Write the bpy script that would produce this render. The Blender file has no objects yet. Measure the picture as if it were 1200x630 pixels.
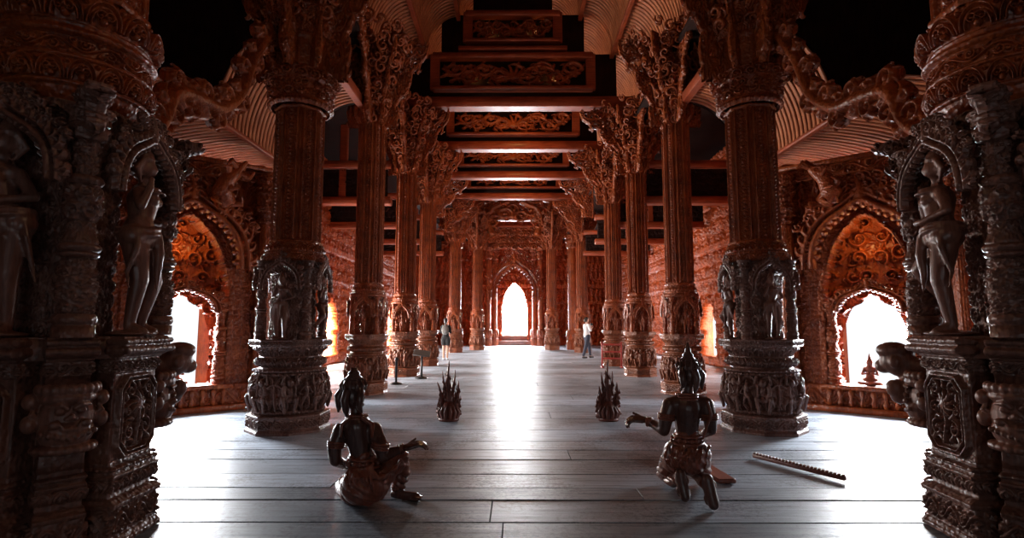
import bpy, math, random
import numpy as np
from mathutils import Vector, Matrix

rnd = random.Random(7)
PI = math.pi
C = bpy.context.scene.collection
F = 640.0
PITCH = math.atan(65.0 / F)
YAW = 3.0 / F
CAM = (-0.15, 0.0, 1.42)


def at(px, py, d):
    """world point on the sight line of pixel (px, py) whose forward distance is d metres"""
    a = (px - 600) / F
    b = (315 - py) / F
    f = math.cos(PITCH) - b * math.sin(PITCH)
    u = math.sin(PITCH) + b * math.cos(PITCH)
    x, y = a / f * d, d
    return Vector((CAM[0] + x * math.cos(YAW) - y * math.sin(YAW), x * math.sin(YAW) + y * math.cos(YAW), CAM[2] + u / f * d))


# ------------------------------------------------------------------ materials
def ramp(nt, fac, stops):
    r = nt.nodes.new('ShaderNodeValToRGB')
    el = r.color_ramp.elements
    while len(el) < len(stops):
        el.new(0.5)
    for e, (p, c) in zip(el, stops):
        e.position = p
        e.color = (*c, 1)
    nt.links.new(fac, r.inputs[0])
    return r.outputs[0]


def wood(name, c0, c1, rough=.45, grain=60, bump=.35, scale=(1, 1, .12), spec=.5, micro=0):
    m = bpy.data.materials.new(name)
    m.use_nodes = True
    nt = m.node_tree
    N, L = nt.nodes, nt.links
    b = N['Principled BSDF']
    tc = N.new('ShaderNodeTexCoord')
    mp = N.new('ShaderNodeMapping')
    mp.inputs['Scale'].default_value = scale
    L.new(tc.outputs['Object'], mp.inputs[0])
    n1 = N.new('ShaderNodeTexNoise')
    n1.inputs['Scale'].default_value = grain
    n1.inputs['Detail'].default_value = 5
    L.new(mp.outputs[0], n1.inputs['Vector'])
    n2 = N.new('ShaderNodeTexNoise')
    n2.inputs['Scale'].default_value = 3.0
    n2.inputs['Detail'].default_value = 4
    L.new(tc.outputs['Object'], n2.inputs['Vector'])
    mx = N.new('ShaderNodeMath')
    mx.operation = 'ADD'
    L.new(n1.outputs[0], mx.inputs[0])
    L.new(n2.outputs[0], mx.inputs[1])
    hv = N.new('ShaderNodeMath')
    hv.operation = 'MULTIPLY'
    hv.inputs[1].default_value = .5
    L.new(mx.outputs[0], hv.inputs[0])
    L.new(ramp(nt, hv.outputs[0], [(.38, c0), (.62, c1)]), b.inputs['Base Color'])
    rr = N.new('ShaderNodeMapRange')
    rr.inputs['To Min'].default_value = rough - .12
    rr.inputs['To Max'].default_value = rough + .18
    L.new(n2.outputs[0], rr.inputs[0])
    L.new(rr.outputs[0], b.inputs['Roughness'])
    b.inputs['Specular IOR Level'].default_value = spec
    bp = N.new('ShaderNodeBump')
    bp.inputs['Strength'].default_value = bump
    bp.inputs['Distance'].default_value = .006
    L.new(n1.outputs[0], bp.inputs['Height'])
    last = bp
    if micro:
        v = N.new('ShaderNodeTexVoronoi')
        v.feature = 'SMOOTH_F1'
        v.inputs['Scale'].default_value = micro
        L.new(tc.outputs['Object'], v.inputs['Vector'])
        b2 = N.new('ShaderNodeBump')
        b2.inputs['Strength'].default_value = .8
        b2.inputs['Distance'].default_value = .014
        b2.invert = True
        L.new(v.outputs['Distance'], b2.inputs['Height'])
        L.new(bp.outputs[0], b2.inputs['Normal'])
        last = b2
    L.new(last.outputs[0], b.inputs['Normal'])
    return m


def plain(name, c, rough=.5, metal=0, spec=.5):
    m = bpy.data.materials.new(name)
    m.use_nodes = True
    nt = m.node_tree
    b = nt.nodes['Principled BSDF']
    n = nt.nodes.new('ShaderNodeTexNoise')
    n.inputs['Scale'].default_value = 25
    col = ramp(nt, n.outputs[0], [(.3, tuple(v * .8 for v in c)), (.7, tuple(min(1, v * 1.15) for v in c))])
    nt.links.new(col, b.inputs['Base Color'])
    b.inputs['Roughness'].default_value = rough
    b.inputs['Metallic'].default_value = metal
    b.inputs['Specular IOR Level'].default_value = spec
    return m


M = {
    'carved': wood('carved_teak', (.14, .024, .006), (.36, .078, .018), .32, 55, .3, micro=30, spec=.4),
    'carved_far': wood('carved_teak_far', (.20, .028, .005), (.46, .082, .016), .38, 40, .3, micro=16, spec=.3),
    'pier': wood('carved_dusty_teak', (.10, .042, .030), (.21, .088, .060), .36, 70, .4, micro=34),
    'base': wood('carved_worn_base', (.11, .050, .038), (.23, .105, .078), .36, 60, .4, micro=36),
    'base_warm': wood('carved_warm_base', (.13, .036, .015), (.29, .090, .038), .34, 60, .4, micro=30),
    'figure': wood('carved_figure_teak', (.11, .044, .030), (.22, .09, .060), .34, 70, .4),
    'statue': wood('statue_wood', (.13, .036, .022), (.27, .080, .048), .30, 60, .3),
    'torso': wood('statue_polished_wood', (.055, .024, .020), (.12, .052, .040), .26, 60, .25),
    'beam': wood('beam_wood', (.19, .030, .009), (.36, .070, .022), .4, 30, .25, (.08, 1, 1)),
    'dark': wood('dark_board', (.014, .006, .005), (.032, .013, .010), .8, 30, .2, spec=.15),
    'plank': wood('ceiling_plank', (.32, .088, .030), (.50, .165, .062), .46, 22, .3, (.3, 1, .3)),
    'flame': wood('flame_finial_wood', (.085, .026, .018), (.19, .05, .03), .4, 50, .3),
    'gold': plain('gilded_trim', (.75, .36, .09), .4, .2),
    'black': plain('black_metal', (.02, .02, .022), .4),
    'red': plain('red_paint', (.42, .05, .04), .4),
    'skin': plain('skin', (.5, .28, .2), .5),
    'hair': plain('hair', (.02, .014, .012), .5),
    'white': plain('white_cloth', (.75, .75, .78), .8),
    'navy': plain('dark_trousers', (.03, .035, .06), .8),
    'blackc': plain('black_cloth', (.018, .018, .02), .9),
    'greyc': plain('grey_canvas', (.16, .155, .15), .9),
    'acrylic': plain('pale_board', (.6, .6, .62), .3),
}


def floor_mat():
    m = bpy.data.materials.new('floor_boards')
    m.use_nodes = True
    nt = m.node_tree
    N, L = nt.nodes, nt.links
    b = N['Principled BSDF']
    tc = N.new('ShaderNodeTexCoord')
    mp = N.new('ShaderNodeMapping')
    mp.inputs['Scale'].default_value = (.16, 2.2, 1)
    L.new(tc.outputs['Object'], mp.inputs[0])
    n1 = N.new('ShaderNodeTexNoise')
    n1.inputs['Scale'].default_value = 9
    n1.inputs['Detail'].default_value = 9
    n1.inputs['Roughness'].default_value = .72
    L.new(mp.outputs[0], n1.inputs['Vector'])
    n2 = N.new('ShaderNodeTexNoise')
    n2.inputs['Scale'].default_value = 1.1
    n2.inputs['Detail'].default_value = 8
    n2.inputs['Roughness'].default_value = .65
    L.new(tc.outputs['Object'], n2.inputs['Vector'])
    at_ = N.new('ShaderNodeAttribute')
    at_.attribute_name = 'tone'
    c1 = ramp(nt, n1.outputs[0], [(.30, (.09, .11, .14)), (.46, (.42, .50, .60)), (.66, (.70, .80, .92))])
    n3 = N.new('ShaderNodeTexNoise')
    n3.inputs['Scale'].default_value = 26
    n3.inputs['Detail'].default_value = 6
    n3.inputs['Roughness'].default_value = .8
    L.new(tc.outputs['Object'], n3.inputs['Vector'])
    av = N.new('ShaderNodeMath')
    av.operation = 'ADD'
    L.new(n2.outputs[0], av.inputs[0])
    L.new(n3.outputs[0], av.inputs[1])
    c2 = ramp(nt, av.outputs[0], [(.0, (.4, .4, .42)), (1, (1, 1, 1))])
    c2.node.color_ramp.elements[0].position = .84
    c2.node.color_ramp.elements[1].position = 1.0
    mu = N.new('ShaderNodeMixRGB')
    mu.blend_type = 'MULTIPLY'
    mu.inputs[0].default_value = 1
    L.new(c1, mu.inputs[1])
    L.new(c2, mu.inputs[2])
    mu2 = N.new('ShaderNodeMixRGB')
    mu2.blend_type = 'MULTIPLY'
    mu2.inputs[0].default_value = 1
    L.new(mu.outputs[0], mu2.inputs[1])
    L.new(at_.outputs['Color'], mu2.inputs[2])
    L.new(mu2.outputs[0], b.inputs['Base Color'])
    rr = N.new('ShaderNodeMapRange')
    rr.inputs['To Min'].default_value = .55
    rr.inputs['To Max'].default_value = .30
    L.new(n1.outputs[0], rr.inputs[0])
    L.new(rr.outputs[0], b.inputs['Roughness'])
    b.inputs['Specular IOR Level'].default_value = .5
    bp = N.new('ShaderNodeBump')
    bp.inputs['Strength'].default_value = .35
    bp.inputs['Distance'].default_value = .01
    L.new(n1.outputs[0], bp.inputs['Height'])
    L.new(bp.outputs[0], b.inputs['Normal'])
    return m


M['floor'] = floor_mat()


# ------------------------------------------------------------------ mesh builder
class MB:
    def __init__(s):
        s.v, s.q, s.t, s.n = [], [], [], 0

    def add(s, v, q=None, t=None):
        v = np.asarray(v, dtype=np.float64).reshape(-1, 3)
        if q is not None and len(q):
            s.q.append(np.asarray(q, dtype=np.int64).reshape(-1, 4) + s.n)
        if t is not None and len(t):
            s.t.append(np.asarray(t, dtype=np.int64).reshape(-1, 3) + s.n)
        s.v.append(v)
        s.n += len(v)

    def grid(s, P, wrap=False, flip=False):
        """P: rows x cols x 3"""
        r, c = P.shape[:2]
        i = np.arange(r * c).reshape(r, c)
        if wrap:
            i = np.concatenate([i, i[:, :1]], 1)
        a, b, d, e = i[:-1, :-1], i[:-1, 1:], i[1:, 1:], i[1:, :-1]
        q = np.stack([a, b, d, e], -1).reshape(-1, 4)
        if flip:
            q = q[:, ::-1]
        s.add(P.reshape(-1, 3), q)

    def box(s, c, d, rz=0, rot=None, bevel=0):
        hx, hy, hz = d[0] / 2, d[1] / 2, d[2] / 2
        b = min(bevel, hx * .4, hy * .4, hz * .4)
        R = rot if rot is not None else Matrix.Rotation(rz, 3, 'Z')
        if b <= 0:
            vs = [(x, y, z) for x in (-hx, hx) for y in (-hy, hy) for z in (-hz, hz)]
            q = [(0, 1, 3, 2), (4, 6, 7, 5), (0, 4, 5, 1), (2, 3, 7, 6), (0, 2, 6, 4), (1, 5, 7, 3)]
            s.add([tuple(R @ Vector(p) + Vector(c)) for p in vs], q)
            return
        rings = []
        for z, o in ((-hz, b), (-hz + b, 0), (hz - b, 0), (hz, b)):
            x, y = hx - o, hy - o
            bb = b
            pts = [(-x, -y + bb), (-x + bb, -y), (x - bb, -y), (x, -y + bb), (x, y - bb), (x - bb, y), (-x + bb, y), (-x, y - bb)]
            rings.append([tuple(R @ Vector((p[0], p[1], z)) + Vector(c)) for p in pts])
        P = np.array(rings)
        s.grid(P, wrap=True)
        for ring, fl in ((rings[0], True), (rings[-1], False)):
            idx = [(0, 1, 2, 7), (2, 3, 6, 7), (3, 4, 5, 6)]
            if fl:
                idx = [tuple(reversed(k)) for k in idx]
            s.add(ring, idx)

    def beam(s, p0, p1, w, h, bevel=.01):
        p0, p1 = Vector(p0), Vector(p1)
        d = p1 - p0
        X = d.normalized()
        up = Vector((0, 0, 1)) if abs(X.z) < .95 else Vector((0, 1, 0))
        Y = up.cross(X).normalized()
        Z = X.cross(Y)
        R = Matrix((X, Y, Z)).transposed()
        s.box((p0 + p1) / 2, (d.length, w, h), rot=R, bevel=bevel)

    def tube(s, pts, rad, n=10, ridge=0, caps=True, flat=1.0):
        pts = [Vector(p) for p in pts]
        k = len(pts)
        if not hasattr(rad, '__len__'):
            rad = [rad] * k
        T = []
        for i in range(k):
            T.append((pts[min(i + 1, k - 1)] - pts[max(i - 1, 0)]).normalized())
        up = Vector((0, 0, 1)) if abs(T[0].z) < .9 else Vector((1, 0, 0))
        U = (up - T[0] * up.dot(T[0])).normalized()
        rows = []
        for i in range(k):
            U = (U - T[i] * U.dot(T[i]))
            if U.length < 1e-6:
                U = T[i].orthogonal()
            U.normalize()
            V = T[i].cross(U)
            row = []
            for j in range(n):
                a = 2 * PI * j / n
                rr = rad[i] * (1 + ridge * (1 if j % 2 else -1))
                row.append(tuple(pts[i] + U * math.cos(a) * rr + V * math.sin(a) * rr * flat))
            rows.append(row)
        P = np.array(rows)
        s.grid(P, wrap=True)
        if caps:
            for ring, p, fl in ((rows[0], pts[0] - T[0] * rad[0] * .5, True), (rows[-1], pts[-1] + T[-1] * rad[-1] * .5, False)):
                t = [(j, (j + 1) % n, n) if not fl else ((j + 1) % n, j, n) for j in range(n)]
                s.add(ring + [tuple(p)], None, t)

    def cap(s, p0, r0, p1, r1, n=14):
        """a capsule between two spheres"""
        p0, p1 = Vector(p0), Vector(p1)
        d = p1 - p0
        L = d.length
        Z = d.normalized() if L > 1e-6 else Vector((0, 0, 1))
        X = Z.orthogonal().normalized()
        Y = Z.cross(X)
        prof = []
        m = 5
        for i in range(m + 1):
            a = -PI / 2 + (PI / 2) * i / m
            prof.append((r0 * math.cos(a) + 1e-5, r0 * math.sin(a)))
        for i in range(m + 1):
            a = (PI / 2) * i / m
            prof.append((r1 * math.cos(a) + 1e-5, L + r1 * math.sin(a)))
        rows = []
        for r, z in prof:
            rows.append([tuple(p0 + Z * z + X * r * math.cos(2 * PI * j / n) + Y * r * math.sin(2 * PI * j / n)) for j in range(n)])
        s.grid(np.array(rows), wrap=True)

    def chain(s, items, n=14):
        for (p0, r0), (p1, r1) in zip(items[:-1], items[1:]):
            s.cap(p0, r0, p1, r1, n)

    def ell(s, c, rad, rot=None, n=18, m=12):
        th = np.linspace(-PI / 2, PI / 2, m)
        ph = np.linspace(0, 2 * PI, n, endpoint=False)
        T, Pp = np.meshgrid(th, ph, indexing='ij')
        cc = np.cos(T) + 1e-4
        P = np.stack([cc * np.cos(Pp) * rad[0], cc * np.sin(Pp) * rad[1], np.sin(T) * rad[2]], -1)
        if rot is not None:
            P = P @ np.array(rot).T
        s.grid(P + np.array(tuple(c)), wrap=True)

    def lathe(s, prof, n=32, c=(0, 0, 0), caps=True):
        rows = []
        if caps:
            prof = [(1e-4, prof[0][1])] + list(prof) + [(1e-4, prof[-1][1])]
        ph = np.linspace(0, 2 * PI, n, endpoint=False)
        for r, z in prof:
            rows.append(np.stack([r * np.cos(ph), r * np.sin(ph), np.full(n, z)], -1))
        s.grid(np.array(rows) + np.array(c), wrap=True)

    def xf(s, mat):
        A = np.array(mat)
        s.v = [v @ A[:3, :3].T + A[:3, 3] for v in s.v]
        return s

    def mesh(s, name, mat, smooth=True):
        v = np.concatenate(s.v)
        q = np.concatenate(s.q) if s.q else np.zeros((0, 4), int)
        t = np.concatenate(s.t) if s.t else np.zeros((0, 3), int)
        me = bpy.data.meshes.new(name)
        me.vertices.add(len(v))
        me.vertices.foreach_set('co', v.astype(np.float32).ravel())
        loops = np.concatenate([q.ravel(), t.ravel()])
        me.loops.add(len(loops))
        me.loops.foreach_set('vertex_index', loops.astype(np.int32))
        me.polygons.add(len(q) + len(t))
        st = np.concatenate([np.arange(len(q)) * 4, len(q) * 4 + np.arange(len(t)) * 3])
        me.polygons.foreach_set('loop_start', st.astype(np.int32))
        if smooth:
            me.polygons.foreach_set('use_smooth', np.ones(len(q) + len(t), dtype=bool))
        me.update(calc_edges=True)
        me.materials.append(M[mat] if isinstance(mat, str) else mat)
        return me

    def build(s, name, mat, parent=None, smooth=True, loc=None, rz=0):
        return link(name, s.mesh(name, mat, smooth), parent, loc, rz)


def link(name, data, parent=None, loc=None, rz=0):
    o = bpy.data.objects.new(name, data)
    C.objects.link(o)
    if parent is not None:
        o.parent = parent
    if loc is not None:
        o.location = loc
    if rz:
        o.rotation_euler = (0, 0, rz)
    return o


def tag(o, label=None, cat=None, group=None, kind=None):
    for k, v in (('label', label), ('category', cat), ('group', group), ('kind', kind)):
        if v:
            o[k] = v
    return o


def thing(name, label, cat, loc=(0, 0, 0), rz=0, group=None):
    o = bpy.data.objects.new(name, None)
    o.empty_display_size = .1
    C.objects.link(o)
    o.location = loc
    o.rotation_euler = (0, 0, rz)
    return tag(o, label, cat, group, 'thing')


def copy_tree(o, parent=None):
    c = o.copy()
    C.objects.link(c)
    if parent is not None:
        c.parent = parent
    for ch in [x for x in bpy.data.objects if x.parent == o]:
        copy_tree(ch, c)
    return c


def dup(o, loc, rz, label, group=None, scale=None):
    c = copy_tree(o)
    c.location = loc
    c.rotation_euler = (0, 0, rz)
    c['label'] = label
    if group:
        c['group'] = group
    if scale:
        c.scale = scale
    return c


def fuse(mb, name, mat, voxel, parent=None, loc=None, rz=0, smooth=2, disp=None):
    """overlapping lumps become one continuous surface"""
    me = mb.mesh(name, mat)
    tmp = bpy.data.objects.new('tmp', me)
    C.objects.link(tmp)
    r = tmp.modifiers.new('r', 'REMESH')
    r.mode = 'VOXEL'
    r.voxel_size = voxel
    r.use_smooth_shade = True
    if smooth:
        sm = tmp.modifiers.new('s', 'SMOOTH')
        sm.iterations = smooth
        sm.factor = .5
    dg = bpy.context.evaluated_depsgraph_get()
    dg.update()
    out = bpy.data.meshes.new_from_object(tmp.evaluated_get(dg))
    bpy.data.objects.remove(tmp)
    if disp:
        k = len(out.vertices)
        co = np.empty(k * 3)
        out.vertices.foreach_get('co', co)
        no = np.empty(k * 3)
        out.vertex_normals.foreach_get('vector', no)
        co, no = co.reshape(-1, 3), no.reshape(-1, 3)
        out.vertices.foreach_set('co', (co + no * disp(co)[:, None]).astype(np.float32).ravel())
        out.update()
    out.materials.clear()
    out.materials.append(M[mat])
    out.name = name
    return link(name, out, parent, loc, rz)


# ------------------------------------------------------------------ carving: height fields
class Cv:
    """a height field; strokes of a round gouge are laid on it"""

    def __init__(s, w, h, wx=True, wy=True):
        s.w, s.h, s.wx, s.wy = w, h, wx, wy
        s.a = np.zeros((h, w))

    def dome(s, x, y, r, amp=1.0, base=0.0, pw=.5):
        R = int(math.ceil(r)) + 1
        xi, yi = int(math.floor(x)), int(math.floor(y))
        X = np.arange(xi - R, xi + R + 1)
        Y = np.arange(yi - R, yi + R + 1)
        d2 = ((X[None, :] - x) ** 2 + (Y[:, None] - y) ** 2) / (r * r)
        hgt = np.where(d2 < 1, base + amp * np.clip(1 - d2, 0, 1) ** pw, 0)
        if s.wx:
            X = X % s.w
            mx = slice(None)
        else:
            mx = (X >= 0) & (X < s.w)
        if s.wy:
            Y = Y % s.h
            my = slice(None)
        else:
            my = (Y >= 0) & (Y < s.h)
        X, Y, hgt = X[mx], Y[my], hgt[my][:, mx]
        if X.size and Y.size:
            ix = np.ix_(Y, X)
            s.a[ix] = np.maximum(s.a[ix], hgt)

    def stroke(s, pts, r0, r1, amp=1.0, base=0.0):
        pts = np.asarray(pts, float)
        seg = np.hypot(*(pts[1:] - pts[:-1]).T)
        L = np.concatenate([[0], np.cumsum(seg)])
        n = max(2, int(L[-1] / max(.9, .3 * min(max(r0, 1), max(r1, 1) + 1))) + 1)
        for i in range(n):
            t = i / (n - 1)
            x = np.interp(t * L[-1], L, pts[:, 0])
            y = np.interp(t * L[-1], L, pts[:, 1])
            r = r0 + (r1 - r0) * t
            s.dome(x, y, max(r, .8), amp * (.55 + .45 * r / max(r0, r1)), base)

    def leaf(s, x, y, a, L, w, curl=.6, amp=.8, base=0.0):
        pts = []
        for i in range(8):
            t = i / 7
            pts.append((x + L * t * math.cos(a + curl * t), y + L * t * math.sin(a + curl * t)))
        s.stroke(pts, w, w * .25, amp, base)

    def curl(s, x, y, R, a0, sgn=1, turns=1.3, amp=1.0, lobes=5, w=.2, base=0.0):
        pts = []
        n = 26
        for i in range(n):
            t = i / (n - 1)
            a = a0 + sgn * turns * 2 * PI * t
            r = R * (1 - .82 * t)
            pts.append((x + r * math.cos(a), y + r * math.sin(a)))
        s.stroke(pts, w * R * 1.15, w * R * .7, amp, base)
        s.dome(x, y, R * .24, amp * 1.05, base)
        for k in range(lobes):
            t = (k + .3) / lobes * .75
            a = a0 + sgn * turns * 2 * PI * t
            r = R * (1 - .82 * t)
            s.leaf(x + r * math.cos(a), y + r * math.sin(a), a - sgn * .5, R * .55, R * .15, sgn * 1.3, amp * .8, base)

    def smooth(s, k=1):
        for _ in range(k):
            s.a = (s.a + np.roll(s.a, 1, 0) + np.roll(s.a, -1, 0) + np.roll(s.a, 1, 1) + np.roll(s.a, -1, 1)) / 5
        return s

    def norm(s):
        s.a = s.a / max(1e-6, s.a.max())
        return s.a


def samp(a, u, v):
    """periodic bilinear lookup; u, v in tiles"""
    h, w = a.shape
    x = (u % 1.0) * w
    y = (v % 1.0) * h
    x0 = np.floor(x).astype(int)
    y0 = np.floor(y).astype(int)
    fx, fy = x - x0, y - y0
    x0 %= w
    y0 %= h
    x1, y1 = (x0 + 1) % w, (y0 + 1) % h
    return a[y0, x0] * (1 - fx) * (1 - fy) + a[y0, x1] * fx * (1 - fy) + a[y1, x0] * (1 - fx) * fy + a[y1, x1] * fx * fy


def t_foliage(w, h, cell, seed, lob=5):
    r = random.Random(seed)
    c = Cv(w, h)
    nx, ny = max(1, round(w / cell)), max(1, round(h / cell))
    for j in range(ny):
        for i in range(nx):
            x = (i + .5 + (j % 2) * .5 + r.uniform(-.15, .15)) * w / nx
            y = (j + .5 + r.uniform(-.15, .15)) * h / ny
            c.curl(x, y, cell * r.uniform(.36, .5), r.uniform(0, 6.28), r.choice((-1, 1)), 1.25, r.uniform(.7, 1), lob)
    for k in range(nx * ny * 3):
        c.leaf(r.uniform(0, w), r.uniform(0, h), r.uniform(0, 6.28), cell * .5, cell * .1, r.uniform(-1.5, 1.5), .45)
    return c.smooth().norm()


def t_rinceau(w=256, h=96):
    c = Cv(w, h, True, False)
    pts = [(x, h / 2 + h * .26 * math.sin(2 * PI * x / w)) for x in range(-8, w + 9, 4)]
    c.stroke(pts, h * .06, h * .06, .8)
    c.curl(w * .25, h * .40, h * .27, -PI / 2 - 1.2, 1, 1.3, 1, 5, .22)
    c.curl(w * .75, h * .60, h * .27, PI / 2 - 1.2, -1, 1.3, 1, 5, .22)
    for x, y, a in ((.02, .2, .5), (.5, .85, -.6), (.5, .15, .4), (0, .85, -.4), (.42, .3, 2.4), (.92, .7, 3.6)):
        c.leaf(w * x, h * y, a, h * .3, h * .07, .8, .7)
        c.leaf(w * x, h * y, a + 1.2, h * .25, h * .06, -.8, .7)
        c.leaf(w * x, h * y, a - 1.2, h * .25, h * .06, .8, .7)
    return c.smooth().norm()


def t_lattice(w=96, h=96):
    """shaft pattern: a strip of florets and lozenges between beaded edges"""
    c = Cv(w, h, False, True)
    c.a[:, 8:w - 8] = .22
    for x in (12, w - 13):
        c.stroke([(x, 0), (x, h)], 4.5, 4.5, .95, .05)
    for x in (20, w - 21):
        for k in range(6):
            c.dome(x, (k + .5) * h / 6, 4, .5)
    cx = w / 2
    for cy in (h * .25, h * .75):
        for k in range(8):
            a = k * PI / 4
            c.leaf(cx + 3 * math.cos(a), cy + 3 * math.sin(a), a, 13, 5.5, .5, .85)
        c.dome(cx, cy, 5.5, 1)
    for cy in (0, h * .5, h):
        for sx in (-1, 1):
            c.leaf(cx, cy, PI / 2 - sx * PI / 2 + .0, 19, 5, .7 * sx, .8)
            c.leaf(cx, cy, PI / 2 - sx * PI / 2 + .0, 19, 5, -.7 * sx, .8)
            c.dome(cx + sx * 20, cy, 4, .8)
        c.dome(cx, cy, 6, .9)
    return c.smooth().norm()


def t_petal(w=72, h=72):
    c = Cv(w, h, True, False)
    pts = [(w * .06, 2), (w * .03, h * .45), (w * .14, h * .75), (w * .5, h * .97), (w * .86, h * .75), (w * .97, h * .45), (w * .94, 2)]
    c.stroke(pts, 4.5, 4.5, .9)
    pts = [(w * .24, 2), (w * .23, h * .45), (w * .5, h * .74), (w * .77, h * .45), (w * .76, 2)]
    c.stroke(pts, 3.5, 3.5, .7)
    c.stroke([(w * .5, 4), (w * .5, h * .5)], 8, 3, 1)
    for s in (-1, 1):
        c.leaf(w * .5, h * .2, PI / 2 - s * .9, h * .28, 4, s * .8, .8)
    c.dome(0, h * .92, 6, .7)
    return c.smooth().norm()


def t_bead(w=48, h=32):
    c = Cv(w, h, True, False)
    c.dome(w * .5, h * .5, h * .42, 1)
    c.dome(0, h * .5, h * .2, .7)
    return c.norm()


def t_round(w=128, h=112):
    """arched rosettes of the big drum ring"""
    c = Cv(w, h, True, False)
    for r in (.46, .33):
        pts = [(w * .5 + w * r * math.cos(a), h * .12 + h * 1.7 * r * math.sin(a)) for a in np.linspace(0, PI, 20)]
        c.stroke(pts, 4.5, 4.5, .85)
    c.curl(w * .38, h * .42, h * .17, 0, 1, 1.2, 1, 3)
    c.curl(w * .62, h * .42, h * .17, PI, -1, 1.2, 1, 3)
    c.dome(w * .5, h * .24, h * .14, .9)
    c.dome(w * .5, h * .68, h * .1, .8)
    c.dome(0, h * .8, h * .1, .8)
    return c.smooth().norm()


def figure(c, x, y, s, pose=0, amp=1.0):
    """a little carved dancer, feet at y, height s"""
    k = s
    sg = -1 if pose % 2 else 1
    c.dome(x + .02 * sg * k, y + .86 * k, .075 * k, amp)
    c.stroke([(x + .02 * sg * k, y + .92 * k), (x + .02 * sg * k, y + 1.02 * k)], .05 * k, .015 * k, amp * .8)
    c.stroke([(x, y + .76 * k), (x + .03 * sg * k, y + .62 * k), (x - .02 * sg * k, y + .5 * k)], .095 * k, .08 * k, amp)
    for q in (-1, 1):
        c.stroke([(x + q * .05 * k, y + .48 * k), (x + q * (.1 + .04 * (q == sg)) * k, y + .26 * k), (x + q * .05 * k, y + .02 * k)], .075 * k, .035 * k, amp * .95)
        if (pose + (q > 0)) % 3 == 0:
            c.stroke([(x + q * .09 * k, y + .74 * k), (x + q * .2 * k, y + .82 * k), (x + q * .16 * k, y + .97 * k)], .035 * k, .025 * k, amp * .85)
        else:
            c.stroke([(x + q * .09 * k, y + .74 * k), (x + q * .2 * k, y + .58 * k), (x + q * .07 * k, y + .55 * k)], .035 * k, .025 * k, amp * .9)


def t_figures(w=192, h=128, n=3, seed=5):
    c = Cv(w, h, True, False)
    r = random.Random(seed)
    for k in range(n * 8):
        c.curl(r.uniform(0, w), r.uniform(0, h), h * r.uniform(.08, .12), r.uniform(0, 6), r.choice((-1, 1)), 1.2, .5, 4)
    for i in range(n):
        x = (i + .5) * w / n
        c.stroke([(x + w / n / 2, 0), (x + w / n / 2, h)], 6, 5, .75)
        a = np.linspace(0, PI, 14)
        c.stroke([(x + w / n * .42 * math.cos(q), h * .72 + h * .22 * math.sin(q)) for q in a], 5, 5, .8)
        figure(c, x, 3, h * .84, i + seed)
    return c.smooth().norm()


def t_crowd(w=256, h=256, seed=11):
    c = Cv(w, h)
    r = random.Random(seed)
    for k in range(60):
        c.curl(r.uniform(0, w), r.uniform(0, h), r.uniform(10, 17), r.uniform(0, 6), r.choice((-1, 1)), 1.25, r.uniform(.5, .8), 4)
    for j in range(3):
        for i in range(5):
            figure(c, (i + .5 + .5 * (j % 2)) * w / 5 + r.uniform(-8, 8), j * h / 3 + r.uniform(-8, 8), h / 3.2, i + j)
    return c.smooth().norm()


T = {
    'fol': t_foliage(256, 256, 44, 1), 'folb': t_foliage(192, 192, 62, 2), 'rin': t_rinceau(), 'lat': t_lattice(), 'pet': t_petal(),
    'bead': t_bead(), 'round': t_round(), 'fig': t_figures(), 'fig4': t_figures(256, 128, 4, 8), 'crowd': t_crowd(),
}


# ------------------------------------------------------------------ plans and carved stacks
def plan_poly(pts, n, closed=True):
    """resample a closed outline to n points by arc length with outward normals"""
    p = np.array(pts, float)
    q = np.concatenate([p, p[:1]])
    L = np.concatenate([[0], np.cumsum(np.hypot(*(q[1:] - q[:-1]).T))])
    s = np.linspace(0, L[-1], n, endpoint=False)
    x, y = np.interp(s, L, q[:, 0]), np.interp(s, L, q[:, 1])
    P = np.stack([x, y], -1)
    d = np.roll(P, -1, 0) - np.roll(P, 1, 0)
    N_ = np.stack([d[:, 1], -d[:, 0]], -1)
    N_ /= np.linalg.norm(N_, axis=1)[:, None] + 1e-9
    return P, N_, s / L[-1]


def plan_circle(n):
    a = np.linspace(0, 2 * PI, n, endpoint=False)
    P = np.stack([np.cos(a), np.sin(a)], -1)
    return P, P.copy(), a / (2 * PI)


def plan_oct(n, rot=PI / 8):
    return plan_poly([(math.cos(rot + k * PI / 4), math.sin(rot + k * PI / 4)) for k in range(8)], n)


def plan_star(n, core=.66, wc=.42, dc=1.0, wd=.2, dd=1.0):
    """octagonal core with four broad blocks and four narrow diagonal ones; outer reach 1"""
    a = np.linspace(0, 2 * PI, 4000, endpoint=False)
    r = np.full_like(a, core)
    for k in range(4):
        for off, w, d in ((0, wc, dc), (PI / 4, wd, dd)):
            f = a - (k * PI / 2 + off)
            f = (f + PI) % (2 * PI) - PI
            ok = np.abs(f) < PI / 2 - .01
            rr = np.where(ok, np.minimum(d / np.maximum(np.cos(f), 1e-3), w / np.maximum(np.abs(np.sin(f)), 1e-3)), 0)
            r = np.maximum(r, rr)
    return plan_poly(np.stack([r * np.cos(a), r * np.sin(a)], -1), n)


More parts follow.
